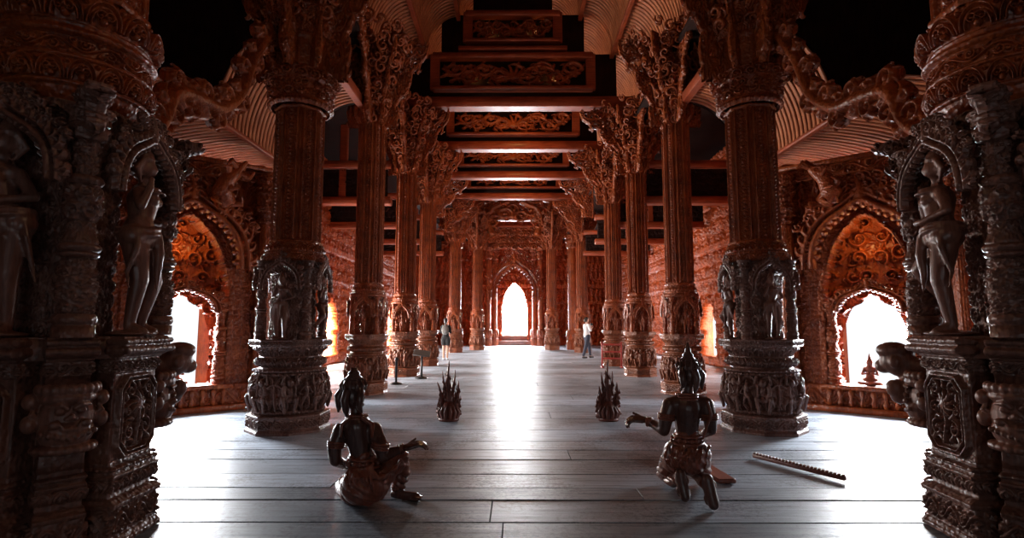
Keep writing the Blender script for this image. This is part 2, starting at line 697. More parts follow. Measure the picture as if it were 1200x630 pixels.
def stack(mb, plan, segs, cap_top=True, cap_bot=False, u0=0.0):
    """segs: (z0, z1, r0, r1, bulge, tile, reps, depth, rows[, vreps]); joined into one turned-and-carved surface"""
    P, N_, U = plan
    rows = []
    for sg in segs:
        z0, z1, r0, r1, bul, tile, reps, dep, nv = sg[:9]
        vr = sg[9] if len(sg) > 9 else 1
        t = np.linspace(0, 1, nv)
        r = r0 + (r1 - r0) * t + bul * np.sin(PI * t)
        z = z0 + (z1 - z0) * t
        dr, dz = np.gradient(r) if nv > 1 else np.zeros(1), np.gradient(z) if nv > 1 else np.ones(1)
        ln = np.hypot(dr, dz) + 1e-9
        nr, nz = dz / ln, -dr / ln
        if tile is not None:
            uu, vv = np.meshgrid(U * reps + u0, t * vr * .9999)
            h = samp(T[tile] if isinstance(tile, str) else tile, uu, vv) * dep
            edge = np.clip(np.minimum(t, 1 - t) * nv / 2.0, 0, 1)[:, None]
            h = h * edge
        else:
            h = np.zeros((nv, len(U)))
        X = P[None, :, 0] * r[:, None] + N_[None, :, 0] * nr[:, None] * h
        Y = P[None, :, 1] * r[:, None] + N_[None, :, 1] * nr[:, None] * h
        Z = np.broadcast_to(z[:, None], X.shape) + nz[:, None] * h
        rows.append(np.stack([X, Y, Z], -1))
    A = np.concatenate(rows)
    ex = []
    if cap_bot:
        b = A[:1].copy()
        b[..., :2] *= .01
        ex = [b]
    A = np.concatenate(ex + [A])
    if cap_top:
        b = A[-1:].copy()
        b[..., :2] *= .01
        A = np.concatenate([A, b])
    mb.grid(A, wrap=True)


def openwork(mb, cv, fmap, depth, nu, nv, thr=.06, back=True):
    """pierced carving: the height field becomes a two-sided relief, its zero areas are holes. fmap(u, v) -> points, normals (arrays)"""
    a = cv.a if isinstance(cv, Cv) else cv
    H, W = a.shape
    u = np.linspace(0, 1, nu)
    v = np.linspace(0, 1, nv)
    uu, vv = np.meshgrid(u, v)
    x = np.clip(uu * (W - 1), 0, W - 1.001)
    y = np.clip(vv * (H - 1), 0, H - 1.001)
    x0, y0 = x.astype(int), y.astype(int)
    fx, fy = x - x0, y - y0
    h = a[y0, x0] * (1 - fx) * (1 - fy) + a[y0, x0 + 1] * fx * (1 - fy) + a[y0 + 1, x0] * (1 - fx) * fy + a[y0 + 1, x0 + 1] * fx * fy
    ok = h > thr
    keep = ok[:-1, :-1] | ok[1:, :-1] | ok[:-1, 1:] | ok[1:, 1:]
    cnt = ok[:-1, :-1].astype(int) + ok[1:, :-1] + ok[:-1, 1:] + ok[1:, 1:]
    keep = cnt >= 2
    hh = np.where(ok, h, 0)
    Pt, Nm = fmap(uu, vv)
    idx = np.arange(nu * nv).reshape(nv, nu)
    q = np.stack([idx[:-1, :-1], idx[:-1, 1:], idx[1:, 1:], idx[1:, :-1]], -1)[keep]
    used = np.unique(q)
    remap = np.full(nu * nv, -1)
    remap[used] = np.arange(len(used))
    q = remap[q]
    for s in ((1, -1) if back else (1,)):
        V = (Pt + Nm * (hh * depth * s)[..., None]).reshape(-1, 3)[used]
        mb.add(V, q if s > 0 else q[:, ::-1])


def plane_map(o, du, dv, n):
    o, du, dv, n = [np.array(tuple(t), float) for t in (o, du, dv, n)]

    def f(u, v):
        return o + u[..., None] * du + v[..., None] * dv, np.broadcast_to(n, u.shape + (3,))
    return f


def relief_panel(mb, o, du, dv, n, tile, nu, nv, dep, ur=1, vr=1, skirt=0.02):
    uu, vv = np.meshgrid(np.linspace(0, 1, nu), np.linspace(0, 1, nv))
    a = T[tile] if isinstance(tile, str) else tile
    h = samp(a, uu * ur * .9999, vv * vr * .9999) * dep
    h[0, :] = h[-1, :] = -skirt
    h[:, 0] = h[:, -1] = -skirt
    o, du, dv, n = [np.array(tuple(t), float) for t in (o, du, dv, n)]
    mb.grid(o + uu[..., None] * du + vv[..., None] * dv + h[..., None] * n)


# ------------------------------------------------------------------ carved silhouettes
def c_bracket(seed=3, w=224, h=300):
    c = Cv(w, h, False, False)
    r = random.Random(seed)
    ed = [(.16, .0), (.30, .10), (.24, .24), (.42, .38), (.56, .48), (.54, .60), (.74, .70), (.90, .80), (.94, .97)]
    ex = lambda v: np.interp(v, [p[1] for p in ed], [p[0] for p in ed])
    for k in range(74):
        v = r.uniform(0, 1)
        u = r.uniform(-.02, ex(v))
        c.curl(u * w, v * h, r.uniform(15, 30), r.uniform(0, 6.28), r.choice((-1, 1)), 1.3, r.uniform(.5, 1), 5, .17)
    c.stroke([(p[0] * w, p[1] * h) for p in ed], 8, 6, .8)
    for v in np.arange(.04, .97, .045):
        c.leaf(ex(v) * w, v * h, -.2 + r.uniform(-.3, .3), r.uniform(16, 26), 6, 1.3, .85)
    c.stroke([(4, 0), (4, h)], 6, 6, .8)
    return c.smooth()


def c_arch(w=320, h=256, seed=4, inner=.36, spring=.0, ogee=.12, dense=90):
    """pierced arch: an ogee band with curls filling the spandrels above"""
    c = Cv(w, h, False, False)
    r = random.Random(seed)
    cx = w / 2
    A = np.linspace(0, PI, 40)
    rx, ry = inner * w, h * .62
    band = [(cx + rx * math.cos(a), spring * h + ry * (math.sin(a) ** .8) * (1 + ogee * math.exp(-((a - PI / 2) / .25) ** 2))) for a in A]
    lim = lambda x: max([p[1] for p in band if abs(p[0] - x) < w * .03] or [0])
    k = 0
    while k < dense:
        x, y = r.uniform(6, w - 6), r.uniform(0, h - 6)
        top = h * (1 - .55 * (abs(x - cx) / cx) ** 2)
        if y > lim(x) + 6 and y < top:
            c.curl(x, y, r.uniform(9, 16), r.uniform(0, 6.28), r.choice((-1, 1)), 1.2, r.uniform(.45, .8), 5)
        k += 1
    c.stroke(band, 9, 9, 1.0)
    c.stroke([(cx + (p[0] - cx) * 1.17, p[1] * 1.12) for p in band], 6, 6, .85)
    for i in range(1, len(band) - 1, 2):
        a = A[i]
        c.leaf(cx + (band[i][0] - cx) * 1.2, band[i][1] * 1.14, a, 26, 7, .9 * (1 if a < PI / 2 else -1), .9)
        c.dome(cx + (band[i][0] - cx) * .9, band[i][1] * .93, 7, .9)
    c.leaf(cx, h * .74, PI / 2, h * .24, 12, .15, 1)
    return c.smooth()


def c_cluster(w, h, n, seed, shape, R=(10, 18), base=0.0):
    """foliage filling the region where shape(u, v) is true"""
    c = Cv(w, h, False, False)
    r = random.Random(seed)
    k = t = 0
    while k < n and t < n * 30:
        t += 1
        u, v = r.random(), r.random()
        if shape(u, v):
            k += 1
            c.curl(u * w, v * h, r.uniform(*R), r.uniform(0, 6.28), r.choice((-1, 1)), 1.25, r.uniform(.5, 1), 5)
    return c.smooth()


CVS = {'br1': c_bracket(3), 'br2': c_bracket(9), 'arch': c_arch(), 'archb': c_arch(seed=8, dense=140)}


def arch_plate(mb, cx, dist, w, z0, h, rot, dep=.05, cv='arch', nu=120, nv=96):
    """pierced arch plate facing direction rot at distance dist from the axis"""
    d = np.array((math.cos(rot), math.sin(rot), 0))
    s = np.array((-math.sin(rot), math.cos(rot), 0))
    o = d * dist - s * w / 2 + np.array((cx[0], cx[1], z0))
    openwork(mb, CVS[cv], plane_map(o, s * w, (0, 0, h), d), dep, nu, nv)


def colonette(z0, z1, r, n=40, rows=1.0):
    mb = MB()
    h = z1 - z0
    pl = plan_circle(n)
    q = lambda k: max(3, int(k * rows))
    stack(mb, pl, [
        (z0, z0 + .05 * h, r * 1.35, r * 1.35, 0, None, 1, 0, 2),
        (z0 + .05 * h, z0 + .10 * h, r * 1.2, r * 1.25, r * .2, None, 1, 0, q(6)),
        (z0 + .10 * h, z0 + .34 * h, r * .95, r * .8, r * .25, 'fol', 2, r * .35, q(44), .8),
        (z0 + .34 * h, z0 + .37 * h, r * 1.0, r * 1.0, r * .3, None, 1, 0, q(6)),
        (z0 + .37 * h, z0 + .40 * h, r * 1.25, r * 1.25, r * .15, None, 1, 0, q(6)),
        (z0 + .40 * h, z0 + .50 * h, r * 1.1, r * .75, -r * .1, 'pet', 8, r * .2, q(16)),
        (z0 + .50 * h, z0 + .66 * h, r * .8, r * .85, r * .3, 'folb', 2, r * .35, q(30), .6),
        (z0 + .66 * h, z0 + .70 * h, r * 1.05, r * 1.05, r * .2, None, 1, 0, q(6)),
        (z0 + .70 * h, z0 + .88 * h, r * .75, r * .95, -r * .1, 'fol', 2, r * .3, q(30), .6),
        (z0 + .88 * h, z0 + .93 * h, r * 1.1, r * 1.15, r * .2, 'bead', 10, r * .15, q(8)),
        (z0 + .93 * h, z1, r * 1.2, r * 1.6, -r * .2, 'pet', 6, r * .3, q(14)),
    ])
    return mb


# ------------------------------------------------------------------ columns of the nave
def make_column(kind, label, loc, hi):
    """kind 'A': crossing column with collar and smooth neck; 'B': nave column"""
    t = thing('carved_column', label, 'column', loc)
    n = 512 if hi else 224
    k = 1.0 if hi else .5
    R = lambda v: max(4, int(v * k))
    oc, ci = plan_oct(n), plan_circle(n)
    BM = 'base' if kind == 'A' else 'base_warm'
    zn = 2.30 if kind == 'A' else 2.0          # top of the niche zone
    s = 1.0
    mb = MB()
    stack(mb, oc, [
        (0, .035, .64, .64, 0, None, 1, 0, 3), (.035, .06, .63, .61, 0, None, 1, 0, 3),
        (.06, .20, .61, .61, 0, 'rin', 16, .035, R(40)),
        (.20, .235, .62, .62, .01, None, 1, 0, 4), (.235, .26, .60, .50, 0, None, 1, 0, 4)])
    mb.build('plinth', BM, t)
    mb = MB()
    stack(mb, ci, [
        (.25, .30, .50, .50, .03, 'pet', 24, .02, R(12)),
        (.30, .74, .44, .44, .09, 'fig4', 3, .10, R(110)),
        (.74, .79, .50, .50, .03, 'bead', 36, .015, R(12))])
    for a in range(8):                          # squatting bearers at the corners
        an = PI / 8 + a * PI / 4
        ca, sa = math.cos(an), math.sin(an)
        P = lambda rr, side, z: (ca * rr - sa * side, sa * rr + ca * side, z)
        mb.ell(P(.56, 0, .66), (.05, .05, .055))
        mb.ell(P(.54, 0, .54), (.06, .06, .085))
        mb.ell(P(.55, 0, .45), (.065, .065, .05))
        for q in (-1, 1):
            mb.chain([(P(.53, q * .05, .60), .028), (P(.56, q * .11, .66), .022), (P(.55, q * .09, .74), .02)], 8)
            mb.chain([(P(.54, q * .04, .44), .035), (P(.62, q * .10, .46), .03), (P(.58, q * .07, .30), .024)], 8)
    mb.build('figured_urn', BM, t)
    mb = MB()
    stack(mb, ci, [
        (.79, .83, .53, .53, .02, 'bead', 40, .012, R(10)), (.83, .87, .47, .45, 0, None, 1, 0, 4),
        (.87, .97, .46, .46, .07, 'pet', 24, .025, R(30)), (.97, 1.0, .47, .47, 0, None, 1, 0, 3),
        (1.0, 1.12, .44, .56, -.03, 'pet', 20, .035, R(34))])
    stack(mb, oc, [(1.12, 1.14, .60, .62, 0, None, 1, 0, 3), (1.14, 1.20, .62, .62, 0, 'rin', 24, .02, R(16)), (1.20, 1.22, .63, .63, 0, None, 1, 0, 3)])
    mb.build('waist_rings', BM, t)
    # niche zone
    mb = MB()
    stack(mb, oc, [(1.21, zn - .2, .33, .33, 0, 'fol' if kind == 'A' else 'crowd', 4, .035 if kind == 'A' else .08, R(120)), (zn - .2, zn, .34, .44, -.03, 'folb', 6, .06, R(40))])
    mb.build('niche_core', 'pier' if kind == 'A' else 'carved', t)
    cm = colonette(1.22, zn - .02, .062 if kind == 'A' else .055, 36 if hi else 20, k).mesh('colonette', 'pier' if kind == 'A' else 'carved')
    for a in range(4):
        an = PI / 4 + a * PI / 2
        link('colonette', cm, t, (.50 * math.cos(an), .50 * math.sin(an), 0))
    mb = MB()
    arch_plate(mb, (0, 0), .50, .74, zn - .42, .52, 0, .035, 'arch', 110 if hi else 60, 90 if hi else 48)
    am = mb.mesh('niche_arch', 'pier' if kind == 'A' else 'carved')
    for a in range(4):
        link('niche_arch', am, t, None, a * PI / 2)
    if kind == 'B':                             # carved guardians on the nave columns
        g = MB()
        dancer(g, .66, 0)
        gm = g.mesh('guardian_figure', 'carved')
        for a in range(4):
            link('guardian_figure', gm, t, (.47 * math.cos(a * PI / 2), .47 * math.sin(a * PI / 2), 1.22), a * PI / 2)
    ff = .86 if kind == 'A' else .72
    for o_ in [o for o in bpy.data.objects if o.parent == t]:
        o_.scale = (ff, ff, 1)
        o_.location = (o_.location.x * ff, o_.location.y * ff, o_.location.z)
    # shaft
    zs = 4.45 if kind == 'A' else 6.1
    r = .295 if kind == 'A' else .25
    mb = MB()
    stack(mb, ci, [(zn - .02, zn + .06, .46, .48, .03, 'round', 16, .03, R(26)), (zn + .06, zn + .12, .44, .44, .03, 'bead', 36, .01, R(10)), (zn + .12, zn + .24, .46, .42, -.03, 'pet', 16, .04, R(30))])
    mb.build('collar', 'carved', t).scale = (ff, ff, 1)
    mb = MB()
    stack(mb, plan_oct(512 if hi else 400), [(zn + .22, zn + .28, r + .05, r + .05, .015, None, 1, 0, 6), (zn + .28, zs, r, r, 0, 'lat', 8, .055, R(480 if kind == 'A' else 560), (zs - zn) / .24), (zs, zs + .04, r + .05, r + .05, .01, None, 1, 0, 5)])
    mb.build('shaft', 'carved', t)
    mb = MB()
    if kind == 'A':
        stack(mb, ci, [(4.48, 4.56, .40, .42, .03, 'bead', 30, .015, R(14)), (4.56, 4.60, .40, .40, 0, None, 1, 0, 3), (4.60, 4.98, .38, .50, -.04, 'folb', 6, .09, R(70)), (4.98, 5.02, .44, .36, 0, None, 1, 0, 4),
                       (5.02, 5.52, .31, .36, 0, None, 1, 0, 8), (5.52, 5.62, .42, .44, .03, 'pet', 20, .03, R(26)), (5.62, 5.9, .38, .5, 0, 'round', 10, .06, R(50)), (5.9, 7.9, .40, .55, 0, 'folb', 5, .10, R(200), 3)])
        zb, hb, wb = 4.95, 2.9, 1.15
    else:
        stack(mb, ci, [(6.1, 6.2, .33, .35, .03, 'bead', 30, .02, R(14)), (6.2, 6.5, .28, .42, -.02, 'folb', 6, .08, R(60)), (6.5, 7.5, .28, .36, 0, 'folb', 5, .08, R(120), 2)])
        zb, hb, wb = 5.7, 2.0, 1.0
    mb.build('capital', 'carved', t)
    for nm, rot, key in (('br1', 0, 0), ('br2', PI / 2, 1)):
        mb = MB()
        openwork(mb, CVS[nm], plane_map((.30 if kind == 'A' else .22, 0, zb), (wb, 0, 0), (0, 0, hb), (0, 1, 0)), .075, 200 if hi else 150, 270 if hi else 200, .2)
        bm_ = mb.mesh('scroll_bracket', 'carved')
        link('scroll_bracket', bm_, t, None, rot)
        link('scroll_bracket', bm_, t, None, rot + PI)
    mb = MB()                                   # leaf scrolls turned outward round the spreading head
    rr_ = random.Random(12)
    zz0, zz1, q0, q1 = (5.55, 7.8, .46, 1.05) if kind == 'A' else (5.7, 7.75, .28, .98)
    for k_ in range(420 if kind == 'A' else 330):
        f_ = rr_.random() ** .8
        z_ = zz0 + (zz1 - zz0) * f_
        R0 = (q0 + (q1 - q0) * f_ ** 1.4) * rr_.uniform(.82, 1.05)
        an_ = rr_.uniform(0, 2 * PI)
        o_ = Vector((math.cos(an_), math.sin(an_), -.35)).normalized()
        u_ = Vector((-math.sin(an_), math.cos(an_), 0))
        v_ = o_.cross(u_)
        c_ = Vector((math.cos(an_) * R0, math.sin(an_) * R0, z_))
        S_, a0_, sg_ = rr_.uniform(.06, .115), rr_.uniform(0, 6.28), rr_.choice((-1, 1))
        pts_, rad_ = [], []
        for i_ in range(13):
            s_ = i_ / 12
            rad0 = S_ * (1.25 - 1.1 * s_)
            aa = a0_ + sg_ * 8 * s_
            pts_.append(c_ + u_ * math.cos(aa) * rad0 + v_ * math.sin(aa) * rad0 + o_ * (.05 * s_))
            rad_.append(S_ * (.12 + .22 * math.sin(PI * min(1, s_ * 1.1 + .1))))
        mb.tube(pts_, rad_, 6)
    mb.build('leaf_scrolls', 'carved', t)['kind'] = 'stuff'
    mb = MB()                                   # shorter fins between the brackets
    openwork(mb, CVS['br2'], plane_map((.24 if kind == 'A' else .17, 0, zb), (wb * .7, 0, 0), (0, 0, hb * .95), (0, 1, 0)), .06, 150 if hi else 100, 240 if hi else 170, .2)
    fm = mb.mesh('foliage_spray', 'carved')
    for a in range(4):
        link('foliage_spray', fm, t, None, PI / 4 + a * PI / 2)
    return t


def dancer(mb, h, pose, seed=1):
    """a standing carved dancer, feet at the origin, facing +X, height h (with crown)"""
    s = h
    P = lambda x, y, z: (x * s, y * s, z * s)
    sg = 1 if pose % 2 == 0 else -1
    mb.ell(P(0, 0, .012), (.10 * s, .12 * s, .016 * s))
    hip = (0.0, .025 * sg, .48)
    waist = (.005, .0, .575)
    chest = (.0, -.03 * sg, .68)
    neck = (.0, -.02 * sg, .765)
    head = (.012, .0, .835)
    mb.chain([(P(hip[0], hip[1] + .035, hip[2]), .062 * s), (P(hip[0], hip[1] - .035, hip[2]), .062 * s)])
    mb.chain([(P(*hip), .075 * s), (P(*waist), .050 * s), (P(*chest), .066 * s)])
    mb.chain([(P(chest[0], chest[1] + .05, chest[2] + .02), .038 * s), (P(chest[0], chest[1] - .05, chest[2] + .02), .038 * s)])
    for q in (-1, 1):
        mb.ell(P(.045, chest[1] + q * .03, .675), (.028 * s,) * 3)
    mb.chain([(P(*chest), .05 * s), (P(*neck), .022 * s), (P(*head), .026 * s)])
    mb.ell(P(*head), (.042 * s, .036 * s, .05 * s))
    mb.ell(P(.052, head[1], .828), (.01 * s, .007 * s, .013 * s))
    mb.ell(P(.042, head[1], .806), (.012 * s, .016 * s, .006 * s))
    for q in (-1, 1):
        mb.ell(P(.008, head[1] + q * .038, .832), (.01 * s, .007 * s, .024 * s))
        mb.ell(P(.036, head[1] + q * .016, .842), (.008 * s, .009 * s, .005 * s))
    mb.lathe([(.044 * s, 0), (.048 * s, .012 * s), (.04 * s, .025 * s), (.042 * s, .035 * s), (.03 * s, .05 * s), (.032 * s, .06 * s), (.018 * s, .08 * s), (.016 * s, .09 * s), (.004 * s, .135 * s)], 16, P(.0, head[1], .868))
    # legs
    sup, oth = sg, -sg
    mb.chain([(P(0, sup * .05, .47), .058 * s), (P(.03, sup * .062, .27), .038 * s), (P(0, sup * .05, .05), .022 * s), (P(.06, sup * .065, .022), .018 * s)])
    if pose >= 2:       # one knee lifted, shin crossing behind
        mb.chain([(P(0, oth * .05, .46), .056 * s), (P(.07, oth * .13, .34), .040 * s), (P(-.01, oth * .19, .20), .026 * s), (P(.02, oth * .24, .17), .017 * s)])
    else:
        mb.chain([(P(0, oth * .05, .47), .056 * s), (P(.05, oth * .075, .27), .038 * s), (P(.01, oth * .06, .05), .022 * s), (P(.06, oth * .09, .022), .018 * s)])
    # arms
    mb.chain([(P(0, chest[1] + .075, .70), .028 * s), (P(-.005, chest[1] + .135, .60), .021 * s), (P(.075, chest[1] + .05, .565), .015 * s), (P(.09, chest[1] + .01, .565), .014 * s)])
    if pose in (1, 2):
        mb.chain([(P(0, chest[1] - .075, .70), .028 * s), (P(.03, chest[1] - .14, .62), .021 * s), (P(.05, chest[1] - .10, .72), .015 * s), (P(.05, chest[1] - .085, .77), .012 * s)])
    else:
        mb.chain([(P(0, chest[1] - .075, .70), .028 * s), (P(.0, chest[1] - .125, .58), .021 * s), (P(.05, chest[1] - .13, .47), .015 * s), (P(.055, chest[1] - .13, .43), .014 * s)])
    # belt, sash, necklace, armlets
    def ring(c, r, w, tilt=0, sy=1.0):
        pts = [P(c[0] + r * math.cos(a), c[1] + sy * r * math.sin(a), c[2] + tilt * math.sin(a)) for a in np.linspace(0, 2 * PI, 25)]
        mb.tube(pts, w * s, 6, caps=False)
    ring((0, .01 * sg, .525), .078, .011, .018, 1.15)
    ring((0, .01 * sg, .50), .085, .008, .02, 1.15)
    ring((0.012, chest[1], .735), .05, .009)
    ring((0.02, chest[1], .715), .062, .008)
    mb.tube([P(.075, 0, .50), P(.085, .0, .40), P(.08, .01, .30), P(.085, 0, .22)], [.02 * s, .022 * s, .016 * s, .006 * s], 8)
    for q in (-1, 1):
        mb.tube([P(.02, q * .09, .52), P(.03, q * .12, .42), P(.0, q * .125, .30), P(.02, q * .16, .22)], [.014 * s, .013 * s, .011 * s, .004 * s], 8)
        for z in (.44, .40, .36):
            mb.tube([P(.045, q * .02, z), P(.06, q * .06, z - .02), P(.03, q * .10, z - .005)], .006 * s, 6)
        mb.tube([P(.01, q * .04 + head[1], .87), P(-.01, q * .06 + head[1], .82), P(0, q * .05 + chest[1], .76)], [.012 * s, .014 * s, .008 * s], 7)


colA = make_column('A', 'large carved column behind the seated statue, scrolled urn base lit from behind', (-3.25, 7.65, 0), True)
dup(colA, (3.25, 7.65, 0), 0, 'large carved column behind the kneeling statue, standing statues around its niche', 'nave columns')
colA['group'] = 'nave columns'
colB = make_column('B', 'x', (-3.25, 11.55, 0), False)
colB['group'] = 'nave columns'
CL = {
    (-1, 0): 'tall carved column with red-lit latticed shaft, directly behind the seated statue\'s head',
    (1, 0): 'tall carved column with latticed shaft, directly behind the kneeling statue\'s head',
    (-1, 1): 'third carved column of the left row, beside the slim black post',
    (1, 1): 'third carved column of the right row, between the right flame finial and the kneeling statue',
    (-1, 2): 'fourth carved column of the left row, behind the slanted reading stand',
    (1, 2): 'carved column behind the red barrier on the right of the aisle',
    (-1, 3): 'farthest carved column of the left row, just right of the person in black shorts',
    (1, 3): 'farthest carved column of the right row, just behind the walking person in white',
}
for i in (0, 1, 2, 4):
    for sx in (-1, 1):
        if (i, sx) == (0, -1):
            colB['label'] = CL[(-1, 0)]
            continue
        dup(colB, (sx * 3.25 + (.1 if sx > 0 else 0), 11.55 + 3.88 * i + (1.2 if i == 4 else 0), 0), 0, CL[(sx, min(i, 3))])
for sx in (-1, 1):
    dup(colB, (-.15 + sx * 2.12, 31.2, 0), 0, 'carved column flanking the far bright doorway on its ' + ('left' if sx < 0 else 'right'), 'columns before the far doorway')

# small statues in the niches of the two large columns
st = [None]
NS = [(-3.25, -PI / 2, 'small standing statue in the front niche of the large left column'), (-3.25, 0, 'small standing statue on the aisle side of the large left column'),
      (3.25, -PI / 2, 'small standing statue in the front niche of the large right column'), (3.25, PI, 'small standing statue on the aisle side of the large right column')]
for i, (x, rz, lab) in enumerate(NS):
    if i < 2:
        g = MB()
        dancer(g, .93, i + 1)
        ob = fuse(g, 'niche_statue', 'figure', .011)
        st.append(ob)
    else:
        ob = st[i - 1].copy()
        C.objects.link(ob)
    ob.location = (x + .40 * math.cos(rz), 7.65 + .40 * math.sin(rz), 1.222)
    ob.rotation_euler = (0, 0, rz)
    tag(ob, lab, 'statue', 'statues in the column niches', 'thing')


# ------------------------------------------------------------------ the two near piers
def t_medallion(w=200, h=240):
    c = Cv(w, h, False, False)
    for o, r_ in ((.06, 6), (.12, 4)):
        x0, x1, y0, y1, k = w * o, w * (1 - o), h * o * .8, h * (1 - o * .8), w * .16
        c.stroke([(x0 + k, y0), (x1 - k, y0), (x1, y0 + k), (x1, y1 - k), (x1 - k, y1), (x0 + k, y1), (x0, y1 - k), (x0, y0 + k), (x0 + k, y0)], r_, r_, .8)
    cx = w / 2
    c.stroke([(cx - 10, h * .16), (cx + 6, h * .4), (cx, h * .6)], 7, 6, .9)
    c.dome(cx, h * .62, 22, 1)
    for a in range(9):
        c.leaf(cx + 14 * math.cos(a * .7), h * .62 + 14 * math.sin(a * .7), a * .7, 26, 9, .5, .95)
    for x, y, R, s in ((.3, .32, 24, 1), (.7, .34, 24, -1), (.3, .8, 20, -1), (.72, .8, 20, 1), (.26, .56, 16, 1), (.76, .56, 16, -1)):
        c.curl(w * x, h * y, R, PI / 2, s, 1.3, .9, 5)
    for x, y, a in ((.4, .2, 2.5), (.6, .2, .6), (.5, .82, 1.57), (.38, .45, 2.6), (.62, .45, .5), (.2, .2, 1), (.8, .2, 2), (.22, .7, 1.5), (.8, .68, 1.6)):
        c.leaf(w * x, h * y, a, 30, 9, .6, .8)
    return c.smooth().norm()


T['med'] = t_medallion()


def demon_mask():
    """round-bellied corbel with a fanged face, facing +X"""
    g = MB()
    g.ell((-.02, 0, 0), (.15, .15, .17))
    g.ell((.03, 0, -.09), (.13, .14, .11))
    g.ell((.02, 0, .12), (.14, .145, .06))
    for q in (-1, 1):
        g.tube([(.13, q * .015, .055), (.145, q * .05, .085), (.11, q * .10, .075)], [.014, .017, .009], 8)
        g.ell((.125, q * .052, .045), (.022, .026, .02))
        g.ell((.135, q * .075, -.03), (.025, .03, .025))
        g.ell((.15, q * .02, .0), (.018, .016, .015))
        g.tube([(.14, q * .035, -.065), (.155, q * .04, -.04), (.15, q * .05, -.015)], [.009, .007, .002], 6)
        g.ell((-.01, q * .17, .10), (.06, .045, .05))
        g.ell((-.01, q * .17, -.03), (.055, .045, .055))
        g.tube([(.02, q * .13, .0), (.03, q * .17, .03), (.02, q * .15, .07)], [.015, .02, .01], 8)
    g.ell((.155, 0, .012), (.022, .02, .022))
    g.tube([(.12, -.07, -.045), (.15, -.03, -.06), (.155, 0, -.064), (.15, .03, -.06), (.12, .07, -.045)], .013, 8)
    for k in range(7):
        y = (k - 3) * .03
        g.ell((.15 - abs(y) * .4, y, -.055), (.012, .010, .018))
    for k in range(9):
        y = (k - 4) * .032
        g.ell((.155 - y * y * 3, y, -.115 + abs(y) * .25), (.016, .014, .018))
    for k in range(11):
        a = -1.5 + k * .3
        g.ell((.13 * math.cos(a), .14 * math.sin(a), .17), (.03, .03, .035))
        g.ell((.12 * math.cos(a), .13 * math.sin(a), -.185), (.04, .04, .03))
    return g


